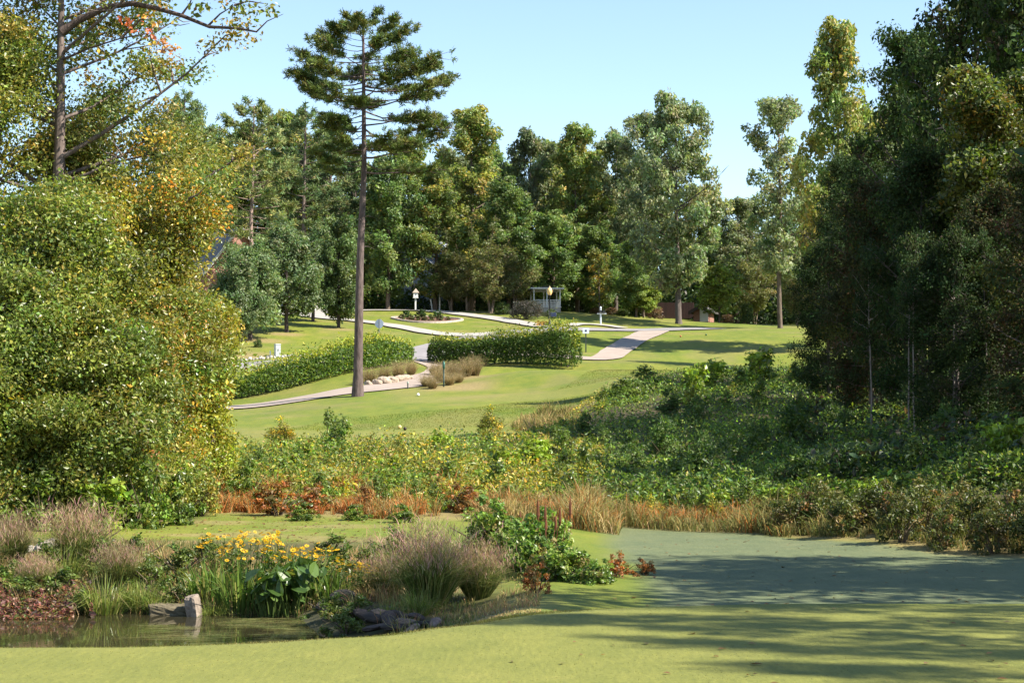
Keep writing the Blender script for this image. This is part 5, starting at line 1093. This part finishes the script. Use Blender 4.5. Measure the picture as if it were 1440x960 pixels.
# lamp post
b = gp(773, 160); lpst = empty('lamp_post', b, 0, 'black street lamp post with amber acorn globe beside the dark round bush', 'lamp post')
hgt = zpix(402, b[1])-b[2]
m = MB(); m.lathe([(.16, -.1), (.16, .25), (.11, .32), (.085, .7), (.06, .8), (.05, hgt-1.05), (.09, hgt-1.02), (.10, hgt-.95), (.16, hgt-.9), (.16, hgt-.86), (.0, hgt-.86)], n=14, tint=(.012, .012, .014)); m.build('pole', M_METAL, lpst, True)
m = MB(); m.lathe([(.13, hgt-.86), (.22, hgt-.7), (.26, hgt-.5), (.23, hgt-.32), (.13, hgt-.18), (.0, hgt-.14)], n=18); m.build('lamp_globe', M_AMBER, lpst, True)
m = MB(); m.lathe([(.14, hgt-.17), (.10, hgt-.11), (.04, hgt-.07), (.045, hgt-.03), (.0, hgt+.02)], n=12, tint=(.3, .24, .14)); m.build('finial', M_METAL, lpst, True)
# street sign with the small plate low on the lamp post side
b = gp(778, 161); sg_ = empty('notice_sign', b, 0, 'small dark box sign on a white stake next to the lamp post', 'sign')
m = MB(); m.box((-.36, 0, .7), (.09, .09, 1.6), (.6, .6, .58)); m.build('post', M_PAINT, sg_)
m = MB(); m.box((.02, .0, 1.12), (.55, .22, .42), (.03, .04, .09), 0, 0, .03); m.build('sign_box', M_METAL, sg_)
# stop sign from behind
b = gp(533, 138.2); ss_ = empty('stop_sign', b, R(-12), 'octagonal stop sign seen from its bare metal back above the hedge', 'sign')
zc = zpix(455, b[1])-b[2]
m = MB(); m.box((0, -.03, zc/2+.15), (.06, .05, zc+.5), (.16, .17, .18)); m.build('post', M_METAL, ss_)
m = MB(); aa = np.arange(8)*math.pi/4+math.pi/8; r_ = .38
v = [(math.cos(a)*r_, y, zc+math.sin(a)*r_) for y in (.0, .012) for a in aa]
m.add(v, [(0, 1, 2, 3), (0, 3, 4, 7), (4, 5, 6, 7)], (.42, .47, .55)); m.add(v, [(11, 10, 9, 8), (15, 12, 11, 8), (15, 14, 13, 12)], (.5, .02, .02)); m.add(v, [(i, i+8, (i+1) % 8+8, (i+1) % 8) for i in range(8)], (.4, .42, .45))  # back tinted bluish, sky-lit shade mixed into the metal colour
m.build('sign_plate', M_METAL, ss_)
# small square sign at the end of the hedge
b = gp(824, 138.6); s2 = empty('path_sign', b, 0, 'small square whitish sign tinted blue for shade, with a dark emblem at the end of the hedge', 'sign')
zc = zpix(465, b[1])-b[2]
m = MB(); m.box((0, .02, zc/2-.1), (.10, .10, zc+.2), (.04, .05, .04)); m.build('post', M_PAINT, s2)
m = MB(); m.box((0, -.05, zc), (.52, .03, .44), (.62, .68, .78)); pl_ = m.build('sign_plate', M_PAINT, s2)  # whitish plate with its bluish shade put into the colour
m = MB(); m.box((0, -.07, zc), (.15, .008, .15), (.03, .03, .06)); m.build('emblem', M_PAINT, pl_)
# twin mailboxes
b = gp(845, 167.5); mb2 = empty('twin_mailbox', b, R(-8), 'pair of dark mailboxes on a white post by the concrete walk', 'mailbox')
m = MB(); m.box((0, 0, .75), (.15, .15, 1.9), (.62, .66, .7), 0, 0, .02); m.box((.1, 0, 1.12), (.9, .12, .1), (.6, .64, .68)); m.lathe([(.11, 1.7), (.06, 1.78), (.0, 1.85)], n=8, tint=(.6, .64, .68)); m.build('post', M_PAINT, mb2)
for dx in (.02, .34):
    m = MB(); prof = [(-.11, 1.18), (.11, 1.18), (.11, 1.36), (.07, 1.44), (-.07, 1.44), (-.11, 1.36)]
    v = [(dx+x, y, z) for y in (-.3, .25) for x, z in prof]; f = [(i, (i+1) % 6, (i+1) % 6+6, i+6) for i in range(6)]+[(0, 5, 2, 1), (5, 4, 3, 2), (6, 7, 8, 11), (8, 9, 10, 11)]
    m.add(v, f, (.02, .02, .022)); bx_ = m.build('mailbox', M_METAL, mb2)
    m = MB(); m.box((dx, -.315, 1.3), (.05, .03, .04), (.3, .3, .3)); m.build('flap_handle', M_METAL, bx_)
# birdhouse
b = gp(584, 184.5); bh = empty('birdhouse', b, R(10), 'white birdhouse on a white post behind the island planting', 'birdhouse')
m = MB(); m.box((0, 0, .65), (.16, .16, 1.5), WHITE); m.build('post', M_PAINT, bh)
m = MB(); m.box((0, 0, 1.68), (.5, .42, .55), WHITE); m.box((0, 0, 1.4), (.6, .52, .06), WHITE); body_ = m.build('body', M_PAINT, bh)
m = MB(); m.prism([(-.38, 1.95), (.38, 1.95), (0, 2.4)], -.3, .3, (.55, .42, .34)); m.build('roof', M_PAINT, bh)
m = MB(); m.lathe([(.06, -.005), (.06, .005), (0, .006)], n=10, tint=(.02, .02, .02)); q = m.build('entry_hole', M_PAINT, body_); q.rotation_euler = (R(90), 0, 0); q.location = (0, -.215, 1.72)
# white garden posts
for n_, (px, tl, hh) in enumerate([(608, -.16, 1.2), (613.5, -.05, 1.3), (618, .0, 1.9)]):
    b = gp(px, 188); m = MB(); m.box((0, 0, hh/2), (.15, .15, hh+.2), WHITE, 0, 0, .02); m.lathe([(.11, hh+.1), (.1, hh+.14), (.0, hh+.22)], n=8, tint=WHITE)
    o = m.build('garden_post', M_PAINT); o.location = b; o.rotation_euler = (0, tl, 0)
    tag(o, ['leaning short white post beside the crape myrtles', 'short white post between the leaning one and the tall one', 'tall upright white post beside the crape myrtles'][n_], 'post')
# utility box and marker
b = hit(390, 501); ub = empty('utility_box', b, R(25), 'pale grey utility pedestal on the grass above the road stones', 'utility box')
m = MB(); m.box((0, 0, .42), (.42, .42, .95), (.42, .44, .42), 0, 0, .02); m.build('body', M_METAL, ub)
m = MB(); m.box((0, 0, .93), (.46, .46, .09), (.45, .47, .45), 0, 0, .02); m.build('lid', M_METAL, ub)
m = MB(); m.box((0, -.225, .5), (.05, .03, .14), (.15, .15, .15)); m.build('latch', M_METAL, ub)
b = hit(380, 501); m = MB(); m.lathe([(.05, -.1), (.05, .38), (.03, .43), (0, .44)], n=8, tint=(.75, .75, .72)); o = m.build('marker_stake', M_PAINT, None, True); o.location = b; tag(o, 'short white marker stake beside the utility pedestal', 'stake')
# ball washer post, short post, tee markers
b = gp(624, 113.5); bw = empty('ball_washer', b, 0, 'slim dark green ball washer post standing in the tan grass clumps', 'ball washer')
hgt = zpix(507, b[1])-b[2]
m = MB(); m.lathe([(.05, -.1), (.05, hgt-.55), (.0, hgt-.55)], n=8, tint=(.012, .03, .018)); m.build('post', M_METAL, bw, True)
m = MB(); m.lathe([(.05, hgt-.56), (.09, hgt-.5), (.09, hgt-.15), (.05, hgt-.1), (.02, hgt), (0, hgt)], n=10, tint=(.03, .10, .07)); m.build('head', M_METAL, bw, True)
b = gp(573.5, 112.6); m = MB(); m.lathe([(.045, -.1), (.045, .36), (.0, .36)], n=8, tint=(.03, .035, .03)); m.lathe([(.06, .36), (.06, .46), (0, .48)], n=8, tint=(.25, .3, .25)); o = m.build('path_post', M_PAINT, None, True); o.location = b; tag(o, 'short dark stub post at the cart path edge beside the pine', 'post')
for px, py, c, r_, lb in [(562, 603, (.75, .55, .2), .10, 'yellow ball shaped tee marker on the lower tee'), (569.5, 605, (.03, .02, .015), .09, 'dark ball shaped tee marker on the lower tee'), (588, 557, (.8, .76, .65), .10, 'pale ball shaped tee marker on the middle tee'), (993, 472, (.04, .10, .03), .09, 'small dark green marker ball on the upper fairway'), (957, 474, (.35, .12, .05), .09, 'rust coloured marker ball near the large oak')]:
    b = hit(px, py); m = MB(); t_ = np.linspace(-math.pi/2, math.pi/2, 9); m.lathe([(r_*math.cos(a), r_*1.02+r_*math.sin(a)) for a in t_], n=12, tint=c); m.lathe([(.02, -.12), (.02, .02), (0, .02)], n=6, tint=(.1, .1, .1))
    o = m.build('tee_marker', M_PAINT, None, True); o.location = b; tag(o, lb, 'tee marker')
# houses
def house(name, p, w, l, wh, rh, rz, wallm, wallc, roofc, label, win=2, door=False, rake=WHITE):
    root = empty(name, p, rz, label, 'house'); hw = w/2
    m = MB(); m.box((0, l/2, wh/2-.3), (w, l, wh+.6), wallc)
    m.prism([(-hw, wh), (hw, wh), (0, wh+rh)], 0, .2, wallc); m.prism([(-hw, wh), (hw, wh), (0, wh+rh)], l-.2, l, wallc)
    m.build('wall', wallm, root)
    ov = .45; k = rh/hw; m = MB()
    for s_ in (-1, 1):
        q = [(0, wh+rh+.02), (s_*(hw+ov), wh-k*ov+.02)]
        v = [(q[0][0], -ov, q[0][1]), (q[1][0], -ov, q[1][1]), (q[1][0], l+ov, q[1][1]), (q[0][0], l+ov, q[0][1])]; v += [(x, y, z+.16) for x, y, z in v]
        m.add(v, [(0, 1, 2, 3), (7, 6, 5, 4), (0, 4, 5, 1), (1, 5, 6, 2), (2, 6, 7, 3), (3, 7, 4, 0)], roofc)
    rf = m.build('roof', M_ROOF, root)
    m = MB()
    for s_ in (-1, 1):
        a0 = (0, wh+rh+.22); a1 = (s_*(hw+ov), wh-k*ov+.22); v = [(x, y, z) for y in (-ov-.08, -ov+.0) for x, z in (a0, a1, (a1[0], a1[1]-.42), (a0[0], a0[1]-.42))]
        m.add(v, [(0, 1, 2, 3), (7, 6, 5, 4)]+[(i, i+4, (i+1) % 4+4, (i+1) % 4) for i in range(4)], rake)
    m.build('rake_board', M_PAINT, rf)
    for i in range(win):
        x = (i-(win-1)/2)*w/(win+.4); zc = wh*.52
        m = MB()
        for (c, d) in [((x, -.05, zc+.72), (1.2, .1, .12)), ((x, -.05, zc-.72), (1.3, .14, .12)), ((x-.55, -.05, zc), (.1, .1, 1.32)), ((x+.55, -.05, zc), (.1, .1, 1.32)), ((x, -.04, zc), (1.0, .06, .05))]: m.box(c, d, WHITE)
        wf = m.build('window', M_PAINT, root); m = MB(); m.box((x, -.015, zc), (1.0, .03, 1.32), (.1, .1, .1)); m.build('pane', M_GLASS, wf)
    if door:
        m = MB(); m.box((hw*.45, -.04, 1.02), (.95, .08, 2.05), (.66, .64, .6)); dd = m.build('door', M_PAINT, root)
        m = MB(); m.box((hw*.45+.36, -.1, 1.0), (.06, .06, .1), (.2, .17, .1)); m.build('handle', M_METAL, dd)
    return root
def house_at(name, px, d, peak, w, l, rh, rz, *a, **k):
    p = gp(px, d); wh = zpix(peak, d)-p[2]-rh; return house(name, p, w, l, wh, rh, rz, *a, **k)
house_at('brick_house', 334, 182, 318, 8, 11, 5.0, R(38), M_BRICK, (1, 1, 1), (.13, .125, .145), 'brick house with steep grey roof and white rake board behind the pear trees')
house_at('white_house', 428, 196, 347, 5, 8, 2.9, R(24), M_WALL, (.6, .58, .55), (.2, .2, .21), 'small white gable just showing above the middle pear trees')
house_at('pale_house', 567, 205, 333, 8, 10, 3.8, R(-30), M_WALL, (.42, .47, .52), (.26, .28, .32), 'pale blue grey house half hidden in trees right of the tall pine'.replace('right of', 'beyond'))
house_at('brick_shed', 986, 190, 431, 1.7, 2.4, .5, R(-22), M_BRICK, (1, 1, 1), (.05, .045, .04), 'small brick shed with a white door under the bright green tree', win=0, door=True, rake=(.06, .04, .035))
house_at('far_house', 1046, 214, 408, 8, 8, 2.6, R(10), M_WALL, (.5, .47, .43), (.2, .18, .17), 'pale house glimpsed between the thin trunk tree and the pale trunk tree')
# dark wooden fence
a0 = gp(926, 193); a1 = gp(976, 193); fr = empty('wooden_fence', a0, math.atan2(a1[1]-a0[1], a1[0]-a0[0]), 'dark red brown wooden fence behind the large oak trunk', 'fence'); ln = np.linalg.norm((a1-a0)[:2])
m = MB(); rng = np.random.default_rng(9)
n_ = int(ln/.16)
for i in range(n_): m.box(((i+.5)*ln/n_, 0, .85), (ln/n_-.012, .03, 1.8+rng.normal(0, .01)), np.array([.028, .012, .010])*rng.uniform(.75, 1.2))
m.build('board_panel', M_PAINT, fr)
for i in range(4): m = MB(); m.box((i*ln/3, .08, .8), (.11, .11, 1.95), (.06, .03, .02)); m.build('post', M_PAINT, fr)
# island planting
ic = gp(600, 168)
bedm = MB(); k = 40; aa = np.linspace(0, 2*math.pi, k, endpoint=False); rx, ry = 3.3, 4.3
ring = lambda f_: np.stack([ic[0]+np.cos(aa)*rx*f_*(1+.08*np.sin(3*aa)), ic[1]+np.sin(aa)*ry*f_], 1)
rs_ = [ring(f_) for f_ in (1, .75, .5, .25, .02)]
v = np.concatenate([np.concatenate([r_, (H(r_[:, 0], r_[:, 1])+.06)[:, None]], 1) for r_ in rs_]); j = np.arange(k); j2 = (j+1) % k
f = np.concatenate([np.stack([l*k+j, l*k+j2, (l+1)*k+j2, (l+1)*k+j], 1) for l in range(4)])
bedm.add(v-ic, f, (.13, .065, .045)); bed = empty('planting_bed', ic, 0, 'oval mulched bed edged in stone on the lawn island', 'flower bed'); bedm.build('mulch', M_STONE, bed)
em = MB(); r1, r0 = ring(1.07), ring(.99); z1 = H(r1[:, 0], r1[:, 1]); z0 = H(r0[:, 0], r0[:, 1])
A = np.concatenate([np.concatenate([r1, (z1-.05)[:, None]], 1), np.concatenate([r1, (z1+.16)[:, None]], 1), np.concatenate([r0, (z0+.16)[:, None]], 1), np.concatenate([r0, (z0+.0)[:, None]], 1)])-ic
em.add(A, np.concatenate([np.stack([l*k+j, l*k+j2, (l+1)*k+j2, (l+1)*k+j], 1) for l in range(3)]), (.36, .30, .25)); em.build('stone_edging', M_STONE, bed)
jun = shrub('juniper_shrub', 501, 2.6, .75, [((.045, .09, .022), 3), ((.06, .11, .025), 2)], .13, 40, 50, flat=.6)
for n_, (px, d, s, lb) in enumerate([(572, 170, .9, 'low spreading juniper on the birdhouse side of the island bed'), (592, 171, 1.0, 'spreading juniper in the middle of the island bed'), (614, 171, .95, 'low spreading juniper on the gazebo side of the island bed')]):
    p = gp(px, d); ocopy(jun, p, n_*2, (s, s, s*1.1), lb, 'juniper', first=(n_ == 0))
mnd = shrub('mound_plant', 502, .8, .55, [((.13, .125, .045), 3), ((.09, .10, .03), 2), ((.18, .15, .06), 1)], .10, 26, 30, round_=True, stems=4)
for n_ in range(7):
    p = gp(566+n_*10.5, 166.6+.35*(n_-2)**2*.25); s = [1.15, 1.0, 1.05, .95, 1, 1.1, .8][n_]; ocopy(mnd, p, n_*1.3, (s, s, s), 'round tan green mound in the front row of the island bed', 'mound plant', 'front row of round mounds in the island bed', first=(n_ == 0))
# shrubs about the lawns
dkb = shrub('round_bush', 503, 4.4, 1.9, [((.060, .052, .042), 3), ((.045, .05, .035), 2), ((.075, .06, .05), 1)], .11, 120, 60, round_=True, crad=.38, stems=10)
ocopy(dkb, gp(741, 170), .3, (1, 1, 1), 'large dark purplish rounded bush below the gazebo', 'bush', first=True)
grb = shrub('green_bush', 504, 2.2, 1.3, BRUSH, .12, 50, 45, round_=True, crad=.25)
for n_, (px, d, s, sz, lb) in enumerate([(708, 177, 1.0, 1.05, 'small green rounded bush beside the large dark bush'), (775, 172, .75, .8, 'green grey bush between the dark bush and the gazebo railing'), (362, 137.5, .42, .55, 'tiny lone green bush on the lawn beside the pear trunks'), (893, 187, .8, .8, 'green bush at the wood edge beside the tan shrub'), (878, 189, 1.1, .7, 'low green bush at the wood edge behind the shaded lawn'), (1052, 187, .95, 1.9, 'upright blue green bush beside the thin trunk tree'), (690, 190, 1.3, .9, 'dark low bush behind the crape myrtles'), (1165, 150, 1.0, 1.0, 'green bush at the foot of the shaded forest by the upper fairway')]):
    p = gp(px, d); ocopy(grb, p-[0, 0, .05], n_*1.2, (s, s, sz), lb, 'bush', first=(n_ == 0))
tnb = shrub('tan_shrub', 505, 2.2, 1.3, [((.17, .10, .06), 3), ((.13, .10, .045), 2), ((.22, .12, .07), 1)], .11, 50, 45, round_=True, crad=.25)
for n_, (px, d, s, sz, lb) in enumerate([(921, 188, 1.15, 1.1, 'rusty tan rounded shrub in front of the dark fence'), (860, 190, .9, .7, 'tan brown low shrub under the shaded wood edge'), (1023, 190, .8, .8, 'pinkish tan shrub beside the brick shed'), (1046, 189, .6, .8, 'rust coloured shrub at the foot of the thin trunk tree'), (838, 192, .8, .6, 'brown low shrub beneath the thin green tree')]):
    p = gp(px, d); ocopy(tnb, p-[0, 0, .05], n_*1.2, (s, s, sz), lb, 'shrub', first=(n_ == 0))
mum = shrub('flower_clump', 506, 1.6, .6, [((.50, .28, .05), 3), ((.30, .22, .05), 2), ((.10, .12, .03), 1)], .09, 34, 40, round_=True)
ocopy(mum, gp(761, 160.5), 0, (1, 1, 1), 'yellow orange flower clump at the drive corner by the lamp post', 'flowers', first=True)
# tan ornamental grasses by the path, boulders
fg = muhly('tan_grass_clump', 402, 1.3, .9, 700, 400, .5)
fgm = [((.30, .22, .11), 3), ((.36, .27, .15), 2), ((.2, .17, .07), 2)]
me = fg.data; at_ = me.attributes['tint']; rng = np.random.default_rng(4); n_f = len(me.polygons); cc = jitter(pick(fgm, n_f, rng), rng, .2); at_.data.foreach_set('color', np.concatenate([cc, np.ones((n_f, 1))], 1).astype(np.float32).ravel())
FG = [(520, 117, 1.2, 1.0), (540, 118, 1.2, 1.05), (560, 119.5, 1.2, 1.1), (578, 121, 1.1, 1.0), (600, 114, 1.1, .8), (608, 112.5, 1.0, .75), (618, 116, 1.2, 1.0), (632, 114.5, 1.0, .8), (640, 118, 1.3, 1.1), (655, 119.5, 1.3, 1.25), (668, 121, 1.2, 1.4), (630, 120, 1.2, 1.0), (612, 120.5, 1.2, .9), (645, 115.5, .9, .7), (505, 116.2, .9, .7)]
for n_, (px, d, s, sz) in enumerate(FG):
    lb = 'tan feathery grass clump above the boulders by the cart path' if px < 590 else 'tan feathery grass clump beside the ball washer post'
    ocopy(fg, gp(px, d), n_*2.3, (s, s, sz), lb, 'grass clump', 'tan grasses above the boulders' if px < 590 else 'tan grasses round the ball washer', first=(n_ == 0))
rng = np.random.default_rng(55)
for n_, (px, d, w_, h_) in enumerate([(518, 115.2, .7, .45), (530, 115.6, .9, .5), (541, 116, 1.1, .65), (551, 116.4, 1.2, .7), (561, 117, .9, .6), (569, 117.6, 1.0, .55), (576, 118.2, .7, .4)]):
    m = MB(); rock_mb(m, (0, 0, h_*.3), (w_, w_*.7, h_), rng, (.31, .245, .185)); o = m.build('boulder', M_STONE, None, False); o.location = gp(px, d); tag(o, 'pale tan boulder in the row along the cart path below the tan grasses', 'boulder', 'boulders along the cart path')
stm = None
for n_ in range(34):
    px = 306+n_*5.0+rng.uniform(-1, 1); d = np.interp(px, [306, 480], [130.6, 134.6])+rng.normal(0, .12)
    if stm is None: m = MB(); rock_mb(m, (0, 0, .08), (.42, .34, .3), rng, (.40, .36, .32), 8); stm = m.build('edging_stone', M_STONE); o = stm
    else: o = stm.copy(); COL.objects.link(o)
    o.location = gp(px, d); s = rng.uniform(.6, 1.2); o.scale = (s, s, s*rng.uniform(.8, 1.3)); o.rotation_euler = (0, 0, rng.uniform(0, 6.28))
    tag(o, 'whitish edging stone in the line between road and pear lawn', 'stone', 'white stones edging the road')
# pond stones
def stone(name, px, d, size, c, label, dz=0., rz=0.0, seed=1, rough=.28):
    rg = np.random.default_rng(seed); m = MB(); rock_mb(m, (0, 0, 0), size, rg, c, 15, rough=rough); o = m.build(name, M_STONE); p = gp(px, d); o.location = (p[0], p[1], max(p[2], POND_Z-.05)+dz); o.rotation_euler = (0, 0, rz); return tag(o, label, 'stone')
stone('boulder', 72, 30.5, (.62, .5, .42), (.30, .25, .215), 'rounded grey boulder between the pink grasses at the photo edge', .14, .3, 3)
stone('boulder', 50, 30.8, (.4, .35, .26), (.42, .37, .31), 'small pale rock beside the rounded grey boulder', .06, 1.3, 4)
rg = np.random.default_rng(31)
m = MB(); rock_mb(m, (0, 0, .16), (.30, .5, .66), rg, (.20, .16, .125), 19, rough=.35, boxy=True); o = m.build('stone_block', M_STONE); p = gp(277, 26.0); o.location = (p[0], p[1], POND_Z-.06); o.rotation_euler = (R(6), R(-7), 0); tag(o, 'upright pale stone block standing at the waterline', 'stone')
m = MB(); rock_mb(m, (0, 0, .06), (1.0, .6, .46), rg, (.12, .098, .06), 21, rough=.35, boxy=True); o = m.build('stone_ledge', M_STONE); p = gp(243, 26.25); o.location = (p[0], p[1], POND_Z-.06); o.rotation_euler = (0, R(4), R(4)); tag(o, 'long low mossy stone ledge against the upright stone block', 'stone')
stone('boulder', 455, 25.6, (.3, .25, .2), (.06, .05, .04), 'dark wet rock at the waterline by the arrow leaves', .05, 0, 6)
stone('boulder', 484, 25.7, (.45, .35, .26), (.06, .05, .04), 'dark bank rock under the overhanging bank grass', .1, 1, 7)
rg = np.random.default_rng(8)
DB = [(508, 24.0, .55, .16), (522, 23.7, .6, .2), (537, 23.9, .5, .22), (548, 23.5, .7, .2), (560, 23.7, .55, .2), (572, 23.3, .6, .18), (585, 23.5, .6, .16), (597, 23.1, .55, .13), (612, 23.0, .5, .1), (530, 23.1, .6, .14), (555, 23.0, .6, .14), (580, 22.8, .5, .1), (545, 24.3, .5, .2)]
for n_, (px, d, w_, h_) in enumerate(DB):
    m = MB(); rock_mb(m, (0, 0, h_*.3), (w_*.85, w_*.4, h_*.72), rg, [(.07, .05, .04), (.05, .038, .03), (.19, .13, .10)][n_ % 3], 9); o = m.build('slate_rock', M_STONE); p = gp(px, d); o.location = (p[0], p[1], max(p[2], POND_Z)+rg.uniform(0, .1)); o.rotation_euler = (rg.uniform(-.25, .25), rg.uniform(-.25, .25), rg.uniform(-.5, .5)); tag(o, 'dark split rock in the low pile at the pond end', 'rock', 'dark rock pile at the end of the pond')
# dead seed stalks
m = MB(); rg = np.random.default_rng(12); 
for i in range(7):
    a = rg.normal(0, .12, 2); h_ = rg.uniform(.7, 1.15); m.tube([(a[0], a[1], 0), (a[0]*1.6, a[1]*1.6, h_*.6), (a[0]*2.2, a[1]*2, h_)], [.008, .007, .005], 5, (.12, .05, .025))
    m.lathe([(.005, h_*.72), (.028, h_*.8), (.022, h_*.95), (.002, h_*1.08)], (a[0]*2, a[1]*1.9, 0), 6, (.13, .05, .025))
o = m.build('dock_stalks', M_BARK); o.location = gp(768, 30.0); tag(o, 'dead brown dock seed stalks standing behind the vine mounds', 'dead stalks')
# ------------------------------------------------------------------ light, sky, camera
EL, AZ = R(44), R(108)     # sun elevation; azimuth clockwise from +Y (the view direction) towards +X
sl_ = bpy.data.lights.new('sun', 'SUN'); sl_.energy = 4.9; sl_.angle = R(.53); sl_.color = (1, .945, .84)
so = bpy.data.objects.new('sun', sl_); COL.objects.link(so)
from mathutils import Vector
sd = Vector((math.sin(AZ)*math.cos(EL), math.cos(AZ)*math.cos(EL), math.sin(EL))); so.rotation_euler = sd.to_track_quat('Z', 'Y').to_euler(); so.location = sd*200
wd = bpy.data.worlds.new('World'); sc.world = wd; wd.use_nodes = True; nt = wd.node_tree; bgn = nt.nodes['Background']
sk = nt.nodes.new('ShaderNodeTexSky'); sk.sky_type = 'NISHITA'; sk.sun_disc = False; sk.sun_elevation = EL; sk.sun_rotation = AZ; sk.air_density = 1.0; sk.dust_density = .02; sk.ozone_density = 1.0; sk.altitude = 50
nt.links.new(sk.outputs[0], bgn.inputs[0]); bgn.inputs[1].default_value = .092
cd = bpy.data.cameras.new('camera'); cd.sensor_width = 36; cd.lens = 60; cd.clip_end = 6000; cd.clip_start = .1
co = bpy.data.objects.new('camera', cd); COL.objects.link(co); co.location = (0, 0, CAMZ); co.rotation_euler = (math.pi/2+TH, 0, 0); sc.camera = co
vs = sc.view_settings; vs.view_transform = 'Standard'; vs.look = 'None'; vs.gamma = 1; vs.use_curve_mapping = False; vs.exposure = 1.5
cy = sc.cycles; cy.max_bounces = 6; cy.diffuse_bounces = 3; cy.glossy_bounces = 3; cy.transmission_bounces = 4; cy.transparent_max_bounces = 4; cy.use_denoising = True
